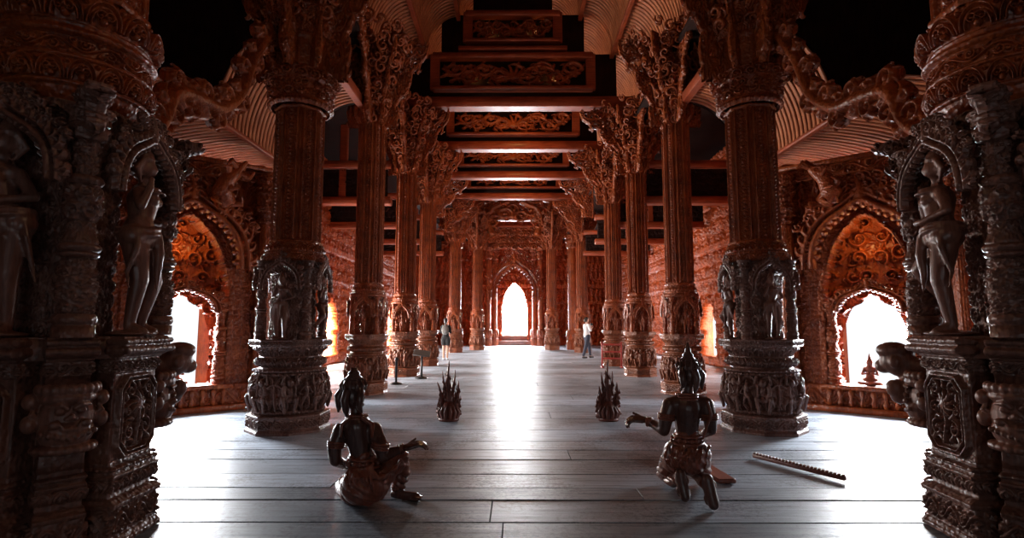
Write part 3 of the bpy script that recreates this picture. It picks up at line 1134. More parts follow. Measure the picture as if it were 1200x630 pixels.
def make_pier():
    t = thing('carved_pier', 'x', 'pier')
    n = 900
    star = plan_star(n, .74, .40, 1.0, .20, 1.02)
    oc, ci = plan_oct(n), plan_circle(768)
    mb = MB()
    stack(mb, star, [
        (0, .03, .645, .645, 0, None, 1, 0, 3), (.03, .06, .64, .62, 0, None, 1, 0, 4),
        (.06, .24, .61, .61, 0, 'rin', 28, .035, 46), (.24, .27, .63, .64, 0, None, 1, 0, 4), (.27, .30, .64, .60, 0, None, 1, 0, 4),
        (.30, .345, .57, .57, 0, None, 1, 0, 3), (.345, .42, .58, .60, .02, 'pet', 60, .02, 24), (.42, .445, .61, .62, 0, None, 1, 0, 4), (.445, .47, .60, .585, 0, None, 1, 0, 4),
        (.47, .50, .60, .59, .012, 'bead', 90, .008, 10)])
    mb.build('stepped_plinth', 'pier', t)
    mb = MB()
    stack(mb, star, [(.50, .53, .565, .565, 0, None, 1, 0, 3), (.53, 1.10, .56, .56, 0, None, 1, 0, 10), (1.10, 1.19, .57, .58, 0, 'rin', 40, .025, 26), (1.19, 1.21, .59, .60, 0, None, 1, 0, 3)])
    mb.build('pedestal', 'pier', t)
    mb = MB()
    relief_panel(mb, (.562, -.215, .52), (0, .43, 0), (0, 0, .575), (1, 0, 0), 'med', 190, 240, .05)
    pm = mb.mesh('medallion_panel', 'pier')
    for a in range(4):
        link('medallion_panel', pm, t, None, a * PI / 2)
    dm = fuse(demon_mask(), 'mask_corbel', 'figure', .006, smooth=1)
    mm = dm.data
    bpy.data.objects.remove(dm)
    for a in range(4):
        an = PI / 4 + a * PI / 2
        o = link('mask_corbel', mm, t, (.60 * math.cos(an), .60 * math.sin(an), .86), an)
    mb = MB()
    stack(mb, star, [(1.205, 1.225, .60, .64, 0, None, 1, 0, 5), (1.225, 1.275, .655, .655, .018, None, 1, 0, 10), (1.275, 1.29, .64, .64, 0, None, 1, 0, 3), (1.29, 1.325, .65, .65, .01, None, 1, 0, 8), (1.325, 1.34, .63, .62, 0, None, 1, 0, 3)])
    stack(mb, oc, [(1.20, 1.33, .60, .60, 0, None, 1, 0, 3), (1.33, 1.341, .60, .60, 0, None, 1, 0, 3)])
    mb.build('ledge', 'pier', t)
    # guardian heads jutting out on the far side
    g = MB()
    g.ell((0, 0, 0), (.13, .11, .12))
    g.ell((.10, 0, -.05), (.07, .06, .06))
    g.ell((.03, 0, .08), (.12, .12, .07))
    for k in range(9):
        a = k * .7
        g.ell((-.02 + .08 * math.cos(a), .09 * math.sin(a), .09), (.035, .035, .035))
    for q in (-1, 1):
        g.ell((.09, q * .05, .01), (.025, .02, .02))
        g.ell((-.01, q * .11, -.01), (.04, .02, .05))
        g.ell((.02, q * .06, -.22), (.06, .05, .07))
    g.chain([((-.16, 0, -.05), .08), ((0, 0, -.05), .08)])
    g.chain([((-.10, 0, -.12), .07), ((.0, 0, -.28), .07)])
    hd = fuse(g, 'lion_head', 'figure', .012)
    hd.parent = t
    hd.location = (0, 0, 0)
    # niche zone
    mb = MB()
    stack(mb, oc, [(1.33, 2.6, .30, .30, 0, 'fol', 5, .03, 160, 2), (2.6, 2.90, .32, .44, -.05, 'folb', 6, .05, 70)])
    mb.build('niche_core', 'pier', t)
    cm = colonette(1.34, 2.80, .082, 72, 1.6).mesh('baluster', 'pier')
    for a in range(4):
        an = PI / 4 + a * PI / 2
        link('baluster', cm, t, (.60 * math.cos(an), .60 * math.sin(an), 0))
    mb = MB()
    arch_plate(mb, (0, 0), .56, .86, 2.30, .62, 0, .05, 'archb', 230, 180)
    am = mb.mesh('niche_arch', 'pier')
    for a in range(4):
        link('niche_arch', am, t, None, a * PI / 2)
    c = c_cluster(160, 200, 60, 21, lambda u, v: u < .25 + .7 * v and v > .08)
    mb = MB()
    openwork(mb, c, plane_map((.44, 0, 2.26), (.42, 0, 0), (0, 0, .66), (0, 1, 0)), .10, 100, 120)
    km = mb.mesh('foliage_corbel', 'pier')
    for a in range(4):
        link('foliage_corbel', km, t, None, PI / 4 + a * PI / 2)
    # drum ring and shaft
    mb = MB()
    stack(mb, ci, [
        (3.03, 3.16, .34, .435, .02, None, 1, 0, 10), (3.16, 3.19, .445, .45, .01, None, 1, 0, 5), (3.19, 3.34, .43, .45, .02, 'round', 18, .045, 60),
        (3.34, 3.37, .46, .46, .012, None, 1, 0, 6), (3.37, 3.50, .43, .43, 0, 'rin', 9, .04, 50), (3.50, 3.54, .47, .48, .012, None, 1, 0, 6), (3.54, 3.60, .46, .44, -.02, None, 1, 0, 8),
        (3.60, 3.78, .44, .46, .02, 'round', 14, .06, 60), (3.78, 3.86, .40, .38, 0, 'bead', 30, .02, 20)])
    mb.build('drum_ring', 'carved', t, loc=(0, 0, -.16))
    mb = MB()
    stack(mb, oc, [(3.84, 3.9, .42, .42, .01, None, 1, 0, 6), (3.9, 6.1, .37, .37, 0, 'lat', 8, .045, 380, 8)])
    mb.build('shaft', 'carved', t, loc=(0, 0, -.16))
    mb = MB()
    stack(mb, ci, [(5.85, 6.3, .42, .55, -.03, 'folb', 6, .1, 60), (6.3, 7.9, .40, .5, 0, 'folb', 5, .1, 100, 3)])
    mb.build('capital', 'carved', t)
    # serpent brace sweeping from the niche arch up towards the next column
    g = MB()
    key = [(.30, 2.98), (.62, 2.98), (.95, 3.22), (1.15, 3.60), (1.55, 3.72), (2.0, 3.80), (2.45, 4.15), (2.75, 4.75), (3.15, 5.25), (3.5, 5.45)]
    P = []
    for i in range(len(key) - 1):
        a, b = key[max(i - 1, 0)], key[i]
        c_, d = key[i + 1], key[min(i + 2, len(key) - 1)]
        for k in range(7):
            s = k / 7
            f = lambda w, x, y, z: .5 * ((2 * x) + (-w + y) * s + (2 * w - 5 * x + 4 * y - z) * s * s + (-w + 3 * x - 3 * y + z) * s ** 3)
            P.append((0, f(a[0], b[0], c_[0], d[0]), f(a[1], b[1], c_[1], d[1])))
    rr = [.07 + .018 * math.sin(i * .35) for i in range(len(P))]
    g.tube(P, rr, 14)
    for q in (-1, 1):
        g.tube([(q * .05, p[1], p[2] + .05) for p in P], .022, 8)
        g.tube([(q * .065, p[1], p[2] - .03) for p in P], .018, 8)
    W_, H_, sc_ = 420, 360, 420 / 3.4
    cc = Cv(W_, H_, False, False)
    tx = lambda p: ((p[1] - .2) * sc_, (p[2] - 2.78) * sc_)
    cc.stroke([tx(p) for p in P], 9, 9, 1)
    for i in range(2, len(P) - 1, 4):
        p0, p1 = tx(P[i]), tx(P[i + 1])
        an = math.atan2(p1[1] - p0[1], p1[0] - p0[0])
        up = 1 if (i // 4) % 2 else -1
        nx_, ny_ = -math.sin(an) * up, math.cos(an) * up
        cc.curl(p0[0] + nx_ * 15, p0[1] + ny_ * 15, 14, an + PI * (.5 if up < 0 else -.5), up, 1.4, .9, 6, .2)
        cc.leaf(p0[0] - nx_ * 10, p0[1] - ny_ * 10, an - up * 1.1, 20, 6, up * .9, .8)
        cc.curl(p0[0] - nx_ * 12, p0[1] - ny_ * 12, 9, an, -up, 1.2, .7, 4, .2)
    openwork(g, cc.smooth(), plane_map((0, .2, 2.78), (0, 3.4, 0), (0, 0, H_ / sc_), (1, 0, 0)), .11, 300, 260, .12)
    g.build('serpent_brace', 'carved', t)
    return t


pier = make_pier()
pier.location = (-3.35, 3.82, 0)
pier.rotation_euler = (0, 0, .05)
pier['label'] = 'massive near carved pier at the left edge, fanged mask corbels and round drum ring'
pier['group'] = 'near piers'
pier2 = dup(pier, (3.42, 3.82, 0), PI - .10, 'massive near carved pier at the right edge, dancing statue standing on its ledge', 'near piers')
for ch in [o for o in bpy.data.objects if o.parent == pier2]:
    if ch.name.startswith('serpent_brace'):
        ch.rotation_euler = (0, 0, PI + .1)
    if ch.name.startswith('lion_head'):
        pass

for pr, px, ang in ((pier, 205, .9), (pier2, 1052, PI - .9)):
    for ch in [o for o in bpy.data.objects if o.parent == pr and o.name.startswith('lion_head')]:
        wp = at(px, 422, 4.5)
        rzp = pr.rotation_euler.z
        ch.location = Matrix.Rotation(-rzp, 3, 'Z') @ (wp - pr.location)
        ch.rotation_euler = (0, 0, ang - rzp)

for x, y, rz, pose, lab, dx in (
        (-3.35, 3.82, .10, 1, 'standing carved dancer with raised hand on the ledge of the near left pier', .50),
        (-3.35, 3.82, -PI / 2 + .05, 0, 'shadowed carved figure at the left edge, on the front ledge of the near left pier', .50),
        (3.42, 3.82, PI - .15, 2, 'carved dancer with one bent leg on the ledge of the near right pier', .50),
        (3.42, 3.82, -PI / 2 - .1, 3, 'carved figure on the camera side of the near right pier ledge', .50)):
    g = MB()
    dancer(g, 1.42, pose)
    ob = fuse(g, 'ledge_statue', 'figure', .010)
    ob.location = (x + dx * math.cos(rz), y + dx * math.sin(rz), 1.341)
    ob.scale = (1.12, 1.14, 1.02)
    ob.rotation_euler = (0, 0, rz + (.25 if pose == 1 else -.35 if pose == 2 else 0))
    tag(ob, lab, 'statue', 'statues on the pier ledges', 'thing')


# ------------------------------------------------------------------ kneeling statues
def hand(g, wrist, d, side, up, s=1.0, curl=.5):
    """palm, four unequal fingers and a thumb; d: pointing, side: towards the thumb, up: back of the hand"""
    w, d, side, up = Vector(wrist), Vector(d).normalized(), Vector(side).normalized(), Vector(up).normalized()
    for k in range(4):
        b = w + d * .03 * s + side * (.027 - .018 * k) * s
        m = w + d * .085 * s + side * (.032 - .021 * k) * s
        g.chain([(tuple(w + side * (.012 - .008 * k) * s), .016 * s), (tuple(b), .014 * s), (tuple(m), .011 * s)], 8)
        L = (.07, .078, .072, .055)[k] * s
        a = curl
        p1 = m + (d * math.cos(a * .5) - up * math.sin(a * .5)) * L * .45
        p2 = p1 + (d * math.cos(a) - up * math.sin(a)) * L * .33
        p3 = p2 + (d * math.cos(a * 1.5) - up * math.sin(a * 1.5)) * L * .25
        g.chain([(tuple(m), .0095 * s), (tuple(p1), .009 * s), (tuple(p2), .008 * s), (tuple(p3), .0065 * s)], 8)
    t0 = w + d * .02 * s + side * .02 * s
    t1 = t0 + (d * .5 + side * .8).normalized() * .045 * s
    t2 = t1 + (d * .85 + side * .4 - up * .2).normalized() * .035 * s
    g.chain([(tuple(t0), .013 * s), (tuple(t1), .0105 * s), (tuple(t2), .008 * s)], 8)


def foot(g, ankle, toe, s=1.0, sole=(0, 0, -1)):
    a, t = Vector(ankle), Vector(toe)
    d = (t - a).normalized()
    n = Vector(sole).normalized()
    sd = d.cross(n).normalized()
    g.chain([(tuple(a - d * .03 * s + n * .01), .032 * s), (tuple(a + d * .07 * s + n * .01), .034 * s), (tuple(t - d * .03), .032 * s)], 12)
    g.chain([(tuple(a), .036 * s), (tuple(a + d * .10 * s + n * .02 * s), .030 * s)], 12)
    for k in range(5):
        o = sd * (-.03 + .015 * k) * s
        g.chain([(tuple(t - d * .03 + o), .012 * s), (tuple(t + d * (.022 - .004 * abs(k - 1)) + o), (.013 - .001 * k) * s)], 8)


def crowned_head(g, c, fwd, s=1.0, h=.20):
    c, f = Vector(c), Vector(fwd).normalized()
    up = Vector((0, 0, 1))
    sd = f.cross(up).normalized()
    R = Matrix((f, -sd, up)).transposed()
    L = lambda x, y, z: tuple(c + R @ Vector((x * s, y * s, z * s)))
    g.ell(c, (.088 * s, .072 * s, .105 * s), R)
    g.ell(L(.045, 0, -.055), (.05 * s, .045 * s, .045 * s), R)
    g.tube([L(.085, 0, .025), L(.105, 0, -.015), L(.09, 0, -.025)], [.009 * s, .015 * s, .01 * s], 8)
    g.ell(L(.085, 0, -.05), (.012 * s, .026 * s, .009 * s), R)
    for q in (-1, 1):
        g.ell(L(.074, q * .032, .012), (.014 * s, .018 * s, .009 * s), R)
        g.tube([L(.082, q * .012, .03), L(.078, q * .04, .036)], .006 * s, 6)
        g.ell(L(-.005, q * .076, -.01), (.022 * s, .012 * s, .042 * s), R)
        g.ell(L(-.005, q * .08, -.062), (.016 * s, .014 * s, .02 * s), R)
    return L


def crown(L, s, h, rad=.075, buns=True):
    """stepped topknot crown with a ring of leaves"""
    g = MB()
    base = Vector(L(-.01, 0, .05))
    prof = [(rad * 1.15, 0), (rad * 1.3, .02), (rad * 1.05, .035), (rad * 1.1, .05), (rad * .8, .07), (rad * .85, .085), (rad * .55, .105), (rad * .62, .12), (rad * .35, .14), (rad * .32, .16), (rad * .1, h)]
    g.lathe([(r * s, z * s) for r, z in prof], 24, tuple(base))
    for k in range(12):
        a = k * PI / 6
        v = Vector((math.cos(a), math.sin(a), 0))
        g.tube([base + v * rad * 1.1 * s, base + v * rad * 1.3 * s + Vector((0, 0, .035 * s)), base + v * rad * 1.05 * s + Vector((0, 0, .07 * s))], [.018 * s, .014 * s, .004 * s], 6)
        g.ell(base + v * rad * .85 * s + Vector((0, 0, .075 * s)), (.012 * s,) * 3)
    if buns:
        for q in (-1, 1):
            g.tube([L(-.03, q * .07, .06), L(-.06, q * .10, .0), L(-.06, q * .09, -.07), L(-.045, q * .105, -.12)], [.026 * s, .032 * s, .024 * s, .008 * s], 10)
        g.tube([L(-.085, 0, .05), L(-.115, 0, -.02), L(-.10, 0, -.09), L(-.085, 0, -.14)], [.03 * s, .034 * s, .026 * s, .01 * s], 10)
    return g


def rings(g, c, axis, r, w, n=3, gap=.02, sy=1.0):
    c, ax = Vector(c), Vector(axis).normalized()
    u = ax.orthogonal().normalized()
    v = ax.cross(u)
    for k in range(n):
        o = c + ax * (k - (n - 1) / 2) * gap
        g.tube([o + (u * math.cos(a) + v * math.sin(a)) * r for a in np.linspace(0, 2 * PI, 21)], w, 6, caps=False)


PLEAT = lambda p: .013 * np.abs(np.sin(30 * p[:, 0] + 9 * np.sin(6 * p[:, 2]) + 10 * p[:, 2])) - .008 + .004 * np.sin(90 * p[:, 2] + 40 * p[:, 0])


def seated():
    t = thing('seated_statue', 'seated wooden statue seen from behind, one knee raised and left arm held out', 'statue')
    A = lambda x, y, d=4.5: tuple(at(x, y, d))
    g = MB()
    # torso from behind, leaning slightly to the left
    g.chain([(A(418, 566, 4.5), .115), (A(438, 568, 4.5), .11)])
    g.ell(A(428, 566, 4.45), (.17, .15, .14))
    g.chain([(A(428, 552), .135), (A(424, 530), .092), (A(420, 512), .105), (A(418, 500), .115)])
    g.chain([(A(403, 503), .062), (A(418, 497), .07), (A(434, 504), .062)])
    g.chain([(A(418, 494), .06), (A(417, 480), .044), (A(416, 472), .045)])
    L = crowned_head(g, A(415, 463), (.35, 1, .05), 1.06)
    # left arm down, forearm turned in front of the waist
    g.chain([(A(400, 504), .066), (A(392, 525, 4.45), .056), (A(393, 539, 4.45), .047), (A(405, 545, 4.62), .036), (A(415, 543, 4.75), .024)])
    hand(g, A(415, 543, 4.75), (.7, .6, 0), (0, 0, 1), (0, 1, 0), .95, .9)
    # right arm stretched sideways
    g.chain([(A(438, 504), .068), (A(446, 522, 4.45), .058), (A(449, 535, 4.45), .048), (A(461, 529, 4.5), .041), (A(473, 525, 4.55), .026)])
    hand(g, A(474, 524.5, 4.55), (1, .15, .28), (-.2, 1, .2), (.25, 0, -1), 1.3, -.8)
    # raised knee and shin
    g.chain([(A(440, 564, 4.5), .10), (A(455, 549, 4.56), .080), (A(470, 538, 4.65), .060), (A(471, 555, 4.68), .054), (A(467, 573, 4.70), .038)])
    foot(g, A(467, 578, 4.70), A(490, 583, 4.60), 1.25)
    # folded leg lying in front
    g.chain([(A(418, 570, 4.55), .12), (A(405, 568, 4.85), .075), (A(425, 570, 5.0), .05), (A(442, 570, 4.98), .04)])
    fuse(g, 'body', 'torso', .0085, t)
    # draped skirt over hips and the raised thigh
    g = MB()
    g.chain([(A(418, 568, 4.5), .128), (A(438, 569, 4.5), .122)])
    g.ell(A(427, 568, 4.45), (.185, .165, .150))
    g.chain([(A(427, 556), .138), (A(425, 538), .108)])
    g.chain([(A(440, 564, 4.5), .118), (A(455, 549, 4.56), .094), (A(470, 538, 4.65), .072), (A(471, 553, 4.68), .066), (A(468, 567, 4.70), .055)])
    g.chain([(A(418, 572, 4.55), .13), (A(405, 570, 4.85), .086)])
    for k in range(7):
        f = k / 6
        x0, x1 = 431 + 7 * f, 446 + 18 * f
        g.tube([A(x0 - 2, 546 - 2 * f, 4.36), A(x0 + 6, 560 + 2 * f, 4.31), A(x1, 566 - 18 * f, 4.40), A(x1 + 6, 554 - 16 * f, 4.50)], [.010, .012, .012, .006], 6)
        g.tube([A(410 + 3 * k, 546, 4.38), A(404 + 5 * k, 560, 4.30), A(408 + 5 * k, 578, 4.30)], [.008, .010, .006], 6)
    fuse(g, 'draped_skirt', 'statue', .0075, t, smooth=1, disp=PLEAT)
    g = MB()
    for y, r, w in ((536, .118, .013), (540, .126, .010), (544, .136, .012)):
        rings(g, A(427, y, 4.5), (0.05, 0, 1), r, w, 1)
    for k in range(16):
        a = k * PI / 8
        g.ell(Vector(A(427, 540, 4.5)) + Vector((math.cos(a) * .13, math.sin(a) * .13, 0)), (.016, .016, .02))
    g.build('belt', 'statue', t)
    g = MB()
    rings(g, A(418, 490, 4.5), (0, .1, 1), .082, .012, 3, .022)
    for q in (0, 1):
        xs = (401, 436)[q]
        g.tube([A(418 + (q * 2 - 1) * 6, 489, 4.42), A(xs, 497, 4.44), A(xs - 2 + q * 2, 512, 4.40)], [.016, .02, .012], 8)
    g.build('necklace', 'statue', t)
    g = MB()
    rings(g, A(446, 522, 4.45), (.2, 0, 1), .064, .010, 3, .018)
    g.build('armlet', 'statue', t)
    g = MB()
    rings(g, A(394, 520, 4.46), (.1, 0, 1), .062, .010, 3, .018)
    g.build('armlet', 'statue', t)
    g = MB()
    rings(g, A(470, 526, 4.54), (1, 0, .3), .034, .010, 3, .018)
    g.build('bracelet', 'statue', t)
    g = MB()
    rings(g, A(466, 571, 4.72), (0, 0, 1), .046, .010, 2, .018)
    g.build('anklet', 'statue', t)
    crown(L, 1.06, .15).build('crown', 'torso', t)
    return t


def kneeling():
    t = thing('kneeling_statue', 'kneeling wooden statue seen from behind, soles towards the viewer and one hand offered left', 'statue')
    A = lambda x, y, d=4.7: tuple(at(x, y, d))
    g = MB()
    g.chain([(A(795, 530), .10), (A(815, 530), .10)])
    g.ell(A(805, 533, 4.68), (.16, .135, .13))
    g.chain([(A(805, 524), .12), (A(805, 507), .088), (A(805, 492), .105), (A(805, 478), .118)])
    g.chain([(A(788, 474), .065), (A(805, 470), .075), (A(823, 473), .065)])
    g.chain([(A(805, 470), .062), (A(806, 456), .044), (A(806, 448), .045)])
    L = crowned_head(g, A(806, 439), (-.35, 1, 0), 1.0)
    g.chain([(A(785, 475), .068), (A(780, 492, 4.68), .058), (A(778, 504, 4.68), .048), (A(768, 498, 4.78), .040), (A(758, 492, 4.85), .026)])
    hand(g, A(757, 491.5, 4.86), (-1, .15, .05), (.1, 1, .3), (0, -.2, -1), 1.35, -1.1)
    g.chain([(A(827, 474), .068), (A(832, 490, 4.68), .058), (A(833, 503, 4.70), .048), (A(826, 508, 4.85), .032), (A(817, 506, 4.98), .025)])
    hand(g, A(817, 506, 4.98), (-.8, .5, .1), (0, 0, 1), (0, 1, 0), .95, .6)
    # thighs forward and down, shins lying back, toes tucked
    g.chain([(A(794, 532), .122), (A(784, 546, 4.9), .092), (A(781, 555, 5.1), .062), (A(788, 561, 4.9), .058), (A(797, 562, 4.66), .040)])
    g.chain([(A(816, 532), .122), (A(820, 548, 4.9), .092), (A(822, 555, 5.1), .062), (A(824, 562, 4.85), .058), (A(829, 568, 4.52), .040)])
    foot(g, A(798, 561, 4.56), A(801, 577, 4.55), 1.35, (0, -1, .25))
    foot(g, A(830, 568, 4.42), A(834, 587, 4.40), 1.40, (0, -1, .25))
    fuse(g, 'body', 'torso', .0085, t)
    g = MB()
    g.chain([(A(795, 531), .112), (A(815, 531), .112)])
    g.ell(A(805, 535, 4.68), (.175, .15, .145))
    g.chain([(A(805, 524), .132), (A(805, 513), .106)])
    g.chain([(A(794, 534), .12), (A(785, 548, 4.86), .098), (A(780, 554, 5.05), .078), (A(788, 560, 4.85), .068), (A(796, 562, 4.68), .058)])
    g.chain([(A(816, 534), .12), (A(819, 548, 4.86), .098), (A(821, 554, 5.05), .078), (A(824, 561, 4.80), .068), (A(828, 566, 4.60), .058)])
    for k in range(8):
        x = 780 + 7 * k
        g.tube([A(x + 2, 522, 4.56), A(x - 1, 535, 4.50), A(x + (3 if k < 4 else -2), 552, 4.60)], [.008, .011, .006], 6)
    for k in range(5):
        g.tube([A(776 + k * 3, 534 + k * 4, 4.62), A(786 + k * 3, 548 + k * 2, 4.66), A(798, 552 + k, 4.66)], [.006, .010, .006], 6)
    fuse(g, 'draped_skirt', 'statue', .0075, t, smooth=1, disp=PLEAT)
    g = MB()
    for y, r, w in ((510, .108, .013), (514, .118, .010), (518, .130, .012)):
        rings(g, A(805, y, 4.7), (0, 0, 1), r, w, 1)
    for k in range(16):
        a = k * PI / 8
        g.ell(Vector(A(805, 514, 4.7)) + Vector((math.cos(a) * .122, math.sin(a) * .122, 0)), (.016, .016, .02))
    g.build('belt', 'statue', t)
    g = MB()
    rings(g, A(805, 465), (0, .1, 1), .085, .012, 3, .022)
    g.tube([A(829, 470, 4.6), A(833, 485, 4.58), A(828, 500, 4.56), A(824, 515, 4.53)], [.012, .014, .012, .006], 8)
    g.build('necklace', 'statue', t)
    g = MB()
    rings(g, A(781, 488, 4.68), (.1, 0, 1), .065, .010, 3, .018)
    g.build('armlet', 'statue', t)
    g = MB()
    rings(g, A(831, 488, 4.68), (-.1, 0, 1), .065, .010, 3, .018)
    g.build('armlet', 'statue', t)
    g = MB()
    rings(g, A(761, 494, 4.83), (1, -.5, 0), .034, .010, 3, .018)
    g.build('bracelet', 'statue', t)
    g = MB()
    rings(g, A(799, 563, 4.60), (0, 1, 0), .046, .010, 2, .018)
    g.build('anklet', 'statue', t)
    g = MB()
    rings(g, A(831, 569, 4.44), (0, 1, 0), .046, .010, 2, .018)
    g.build('anklet', 'statue', t)
    crown(L, 1.0, .22).build('crown', 'torso', t)
    return t


seated()
kneeling()


# ------------------------------------------------------------------ flame finials standing on the floor
def flame(px, py, label, seed, hs):
    p = at(px, py, 8.34)
    t = thing('flame_finial', label, 'finial', (p.x, p.y, 0), 0, 'flame finials on the floor')
    r = random.Random(seed)
    g = MB()
    g.lathe([(.15, 0), (.155, .03), (.13, .05), (.14, .10), (.12, .18), (.06, .28)], 20, (0, 0, 0))
    for k in range(14):
        a = k * .45
        g.tube([(.12 * math.cos(a), .12 * math.sin(a), .04), (.16 * math.cos(a), .16 * math.sin(a), .13), (.12 * math.cos(a), .12 * math.sin(a), .22)], [.03, .03, .008], 8)
    g.build('leafy_base', 'flame', t)
    for x, y, h, lean, w in hs:
        g = MB()
        pts, rad = [], []
        for i in range(15):
            s = i / 14
            pts.append((x + lean * s * s + .012 * math.sin(s * 7 + x * 30), y, .04 + (h - .04) * s))
            rad.append(w * (1 - s) ** .8 * (1 + .22 * math.sin(s * 22)) + .004)
        g.tube(pts, rad, 10, ridge=.10)
        for i in range(1, 11, 1):
            q = 1 if i % 2 else -1
            p0 = Vector(pts[i])
            g.tube([p0, p0 + Vector((q * rad[i] * 1.1, -.02, .03)), p0 + Vector((q * rad[i] * .9, -.01, .085))], [rad[i] * .5, rad[i] * .45, .003], 6)
        g.build('flame_spike', 'flame', t)
    return t


flame(526, 491, 'dark carved flame finial standing on the floor left of the aisle', 1,
      [(-.10, 0, .56, -.07, .045), (-.055, .02, .72, -.04, .045), (.0, -.01, .88, -.01, .06), (.055, .02, .74, .02, .045), (.10, 0, .58, .045, .05), (.12, .04, .40, .03, .045), (-.12, .03, .38, -.03, .05)])
flame(713, 490, 'dark red carved flame finial standing on the floor right of the aisle', 2,
      [(-.12, 0, .50, -.01, .055), (-.06, .02, .70, -.02, .05), (.0, -.01, .90, .0, .065), (.055, .02, .72, .01, .045), (.11, 0, .56, .035, .055), (.12, .04, .42, .03, .05), (-.08, .05, .45, -.03, .05)])

# ------------------------------------------------------------------ loose timber on the floor
g = MB()
a, b = at(883, 537, 6.0), at(991, 565, 5.12)
a.z = b.z = .032
d = (b - a).normalized()
g.beam(a, b, .045, .04, .006)
L = (b - a).length
for k in range(26):
    p = a + d * (L * (k + .5) / 26)
    g.box((p.x, p.y, .055), (.026, .05, .022), rz=math.atan2(d.y, d.x) + .5, bevel=.005)
tag(g.build('notched_batten', 'flame'), 'long dark notched wooden batten lying on the floor at right', 'batten', kind='thing')
g = MB()
a, b = at(822, 550, 5.62), at(853, 567, 5.06)
a.z = b.z = .022
g.beam(a, b, .16, .04, .006)
tag(g.build('short_plank', 'statue'), 'short reddish plank lying on the floor beside the kneeling statue', 'plank', kind='thing')


# ------------------------------------------------------------------ the building
def struct(o):
    o['kind'] = 'structure'
    return o


# floor boards
edges = [-4.0, -3.2, -2.4, -1.6, -.9, -.2, .4, 1.0, 1.55, 2.1, 2.62, 3.12, 3.62, 4.12, 4.62, 4.95, 5.40, 5.96, 6.40, 6.86, 7.6, 8.5, 9.1, 9.9, 10.6, 11.3, 12.3]
while edges[-1] < 39.5:
    edges.append(edges[-1] + rnd.uniform(.55, 1.0))
mb = MB()
tones = []
for y0, y1 in zip(edges[:-1], edges[1:]):
    x = -7.0
    first = rnd.uniform(1, 9)
    while x < 7.0:
        L = min(first or rnd.uniform(4.5, 11), 7.0 - x)
        first = 0
        z = rnd.uniform(-.007, 0)
        n0 = mb.n
        mb.box((x + L / 2, (y0 + y1) / 2, z - .04), (L - .008, (y1 - y0) - .022, .08), bevel=.0015)
        tn = rnd.uniform(.62, 1.12) * (.66 if y1 <= 4.97 else 1.0)  # near boards dirtier, with some foreground shade put into their tone
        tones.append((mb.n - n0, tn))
        x += L
        if 7.0 - x < .3:
            break
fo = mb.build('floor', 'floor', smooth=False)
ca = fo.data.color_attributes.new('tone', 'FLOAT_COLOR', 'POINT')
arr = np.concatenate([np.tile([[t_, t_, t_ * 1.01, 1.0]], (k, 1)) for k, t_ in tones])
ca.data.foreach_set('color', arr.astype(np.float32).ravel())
struct(fo)
g = MB()
g.box((0, 17.5, -.16), (14, 46, .12))
struct(g.build('floor_base', 'dark'))

# side walls: dense relief pierced by arched openings, one mesh each
XW = 6.85
OPEN = [(14.6, 1.5, .32, 2.3), (19.6, 1.5, .34, 2.25), (24.4, 1.5, .34, 2.25), (29.2, 1.5, .34, 2.3)]


def inside_arch(y, z, cy, w, z0, z1, lob=.06):
    u = (y - cy) / (w / 2)
    top = z1 - (z1 - z0) * .38 * (np.abs(u) ** 2.2) + lob * np.cos(u * 9)
    return (np.abs(u) < 1) & (z > z0) & (z < top)


def relief_wall(name, o, du, length, z1, nrm, openings, tile, tsz, dep, res, thick=.35, mat='carved_far'):
    o, du, nrm = np.array(o, float), np.array(du, float), np.array(nrm, float)
    nu, nv = int(length / res) + 1, int(z1 / res) + 1
    U, V = np.meshgrid(np.linspace(0, length, nu), np.linspace(0, z1, nv))
    h = samp(T[tile], U / tsz, V / tsz) * dep + samp(T['fol'], U / (tsz * .45), V / (tsz * .45)) * dep * .35
    # flat pilaster strips and string courses
    for zz, ww, hh in ((.12, .12, .10), (2.95, .10, .12), (4.1, .12, .14), (5.6, .1, .12)):
        h = np.where(np.abs(V - zz) < ww, np.maximum(h, hh + .02 * np.cos(U * 40)), h)
    hole = np.zeros_like(h, bool)
    for c, w, a, b in openings:
        hole |= inside_arch(U, V, c, w, a, b)
        for k, hh in ((1.16, .12), (1.32, .07)):
            e = inside_arch(U, V, c, w * k, a - .1, b + .32 * (k - .75)) & ~inside_arch(U, V, c, w * (k - .10), a - .1, b + .32 * (k - .90))
            h = np.where(e, np.maximum(h, hh), h)
    P = o + U[..., None] * du + V[..., None] * np.array((0, 0, 1.0)) + h[..., None] * nrm
    B = o + U[..., None] * du + V[..., None] * np.array((0, 0, 1.0)) - nrm * thick
    keep = ~(hole[:-1, :-1] | hole[1:, :-1] | hole[:-1, 1:] | hole[1:, 1:])
    idx = np.arange(nu * nv).reshape(nv, nu)
    q = np.stack([idx[:-1, :-1], idx[:-1, 1:], idx[1:, 1:], idx[1:, :-1]], -1)
    g = MB()
    off = nu * nv
    sides = []
    kp = np.pad(keep, 1)
    for dy, dx, e0, e1 in ((-1, 0, 0, 1), (0, 1, 1, 2), (1, 0, 2, 3), (0, -1, 3, 0)):
        nb = kp[1 + dy:kp.shape[0] - 1 + dy, 1 + dx:kp.shape[1] - 1 + dx]
        m_ = keep & ~nb
        qq = q[m_]
        sides.append(np.stack([qq[:, e0], qq[:, e0] + off, qq[:, e1] + off, qq[:, e1]], -1))
    g.add(np.concatenate([P.reshape(-1, 3), B.reshape(-1, 3)]), np.concatenate([q[keep]] + sides + [q[keep][:, ::-1] + off]))
    return struct(g.build(name, mat))


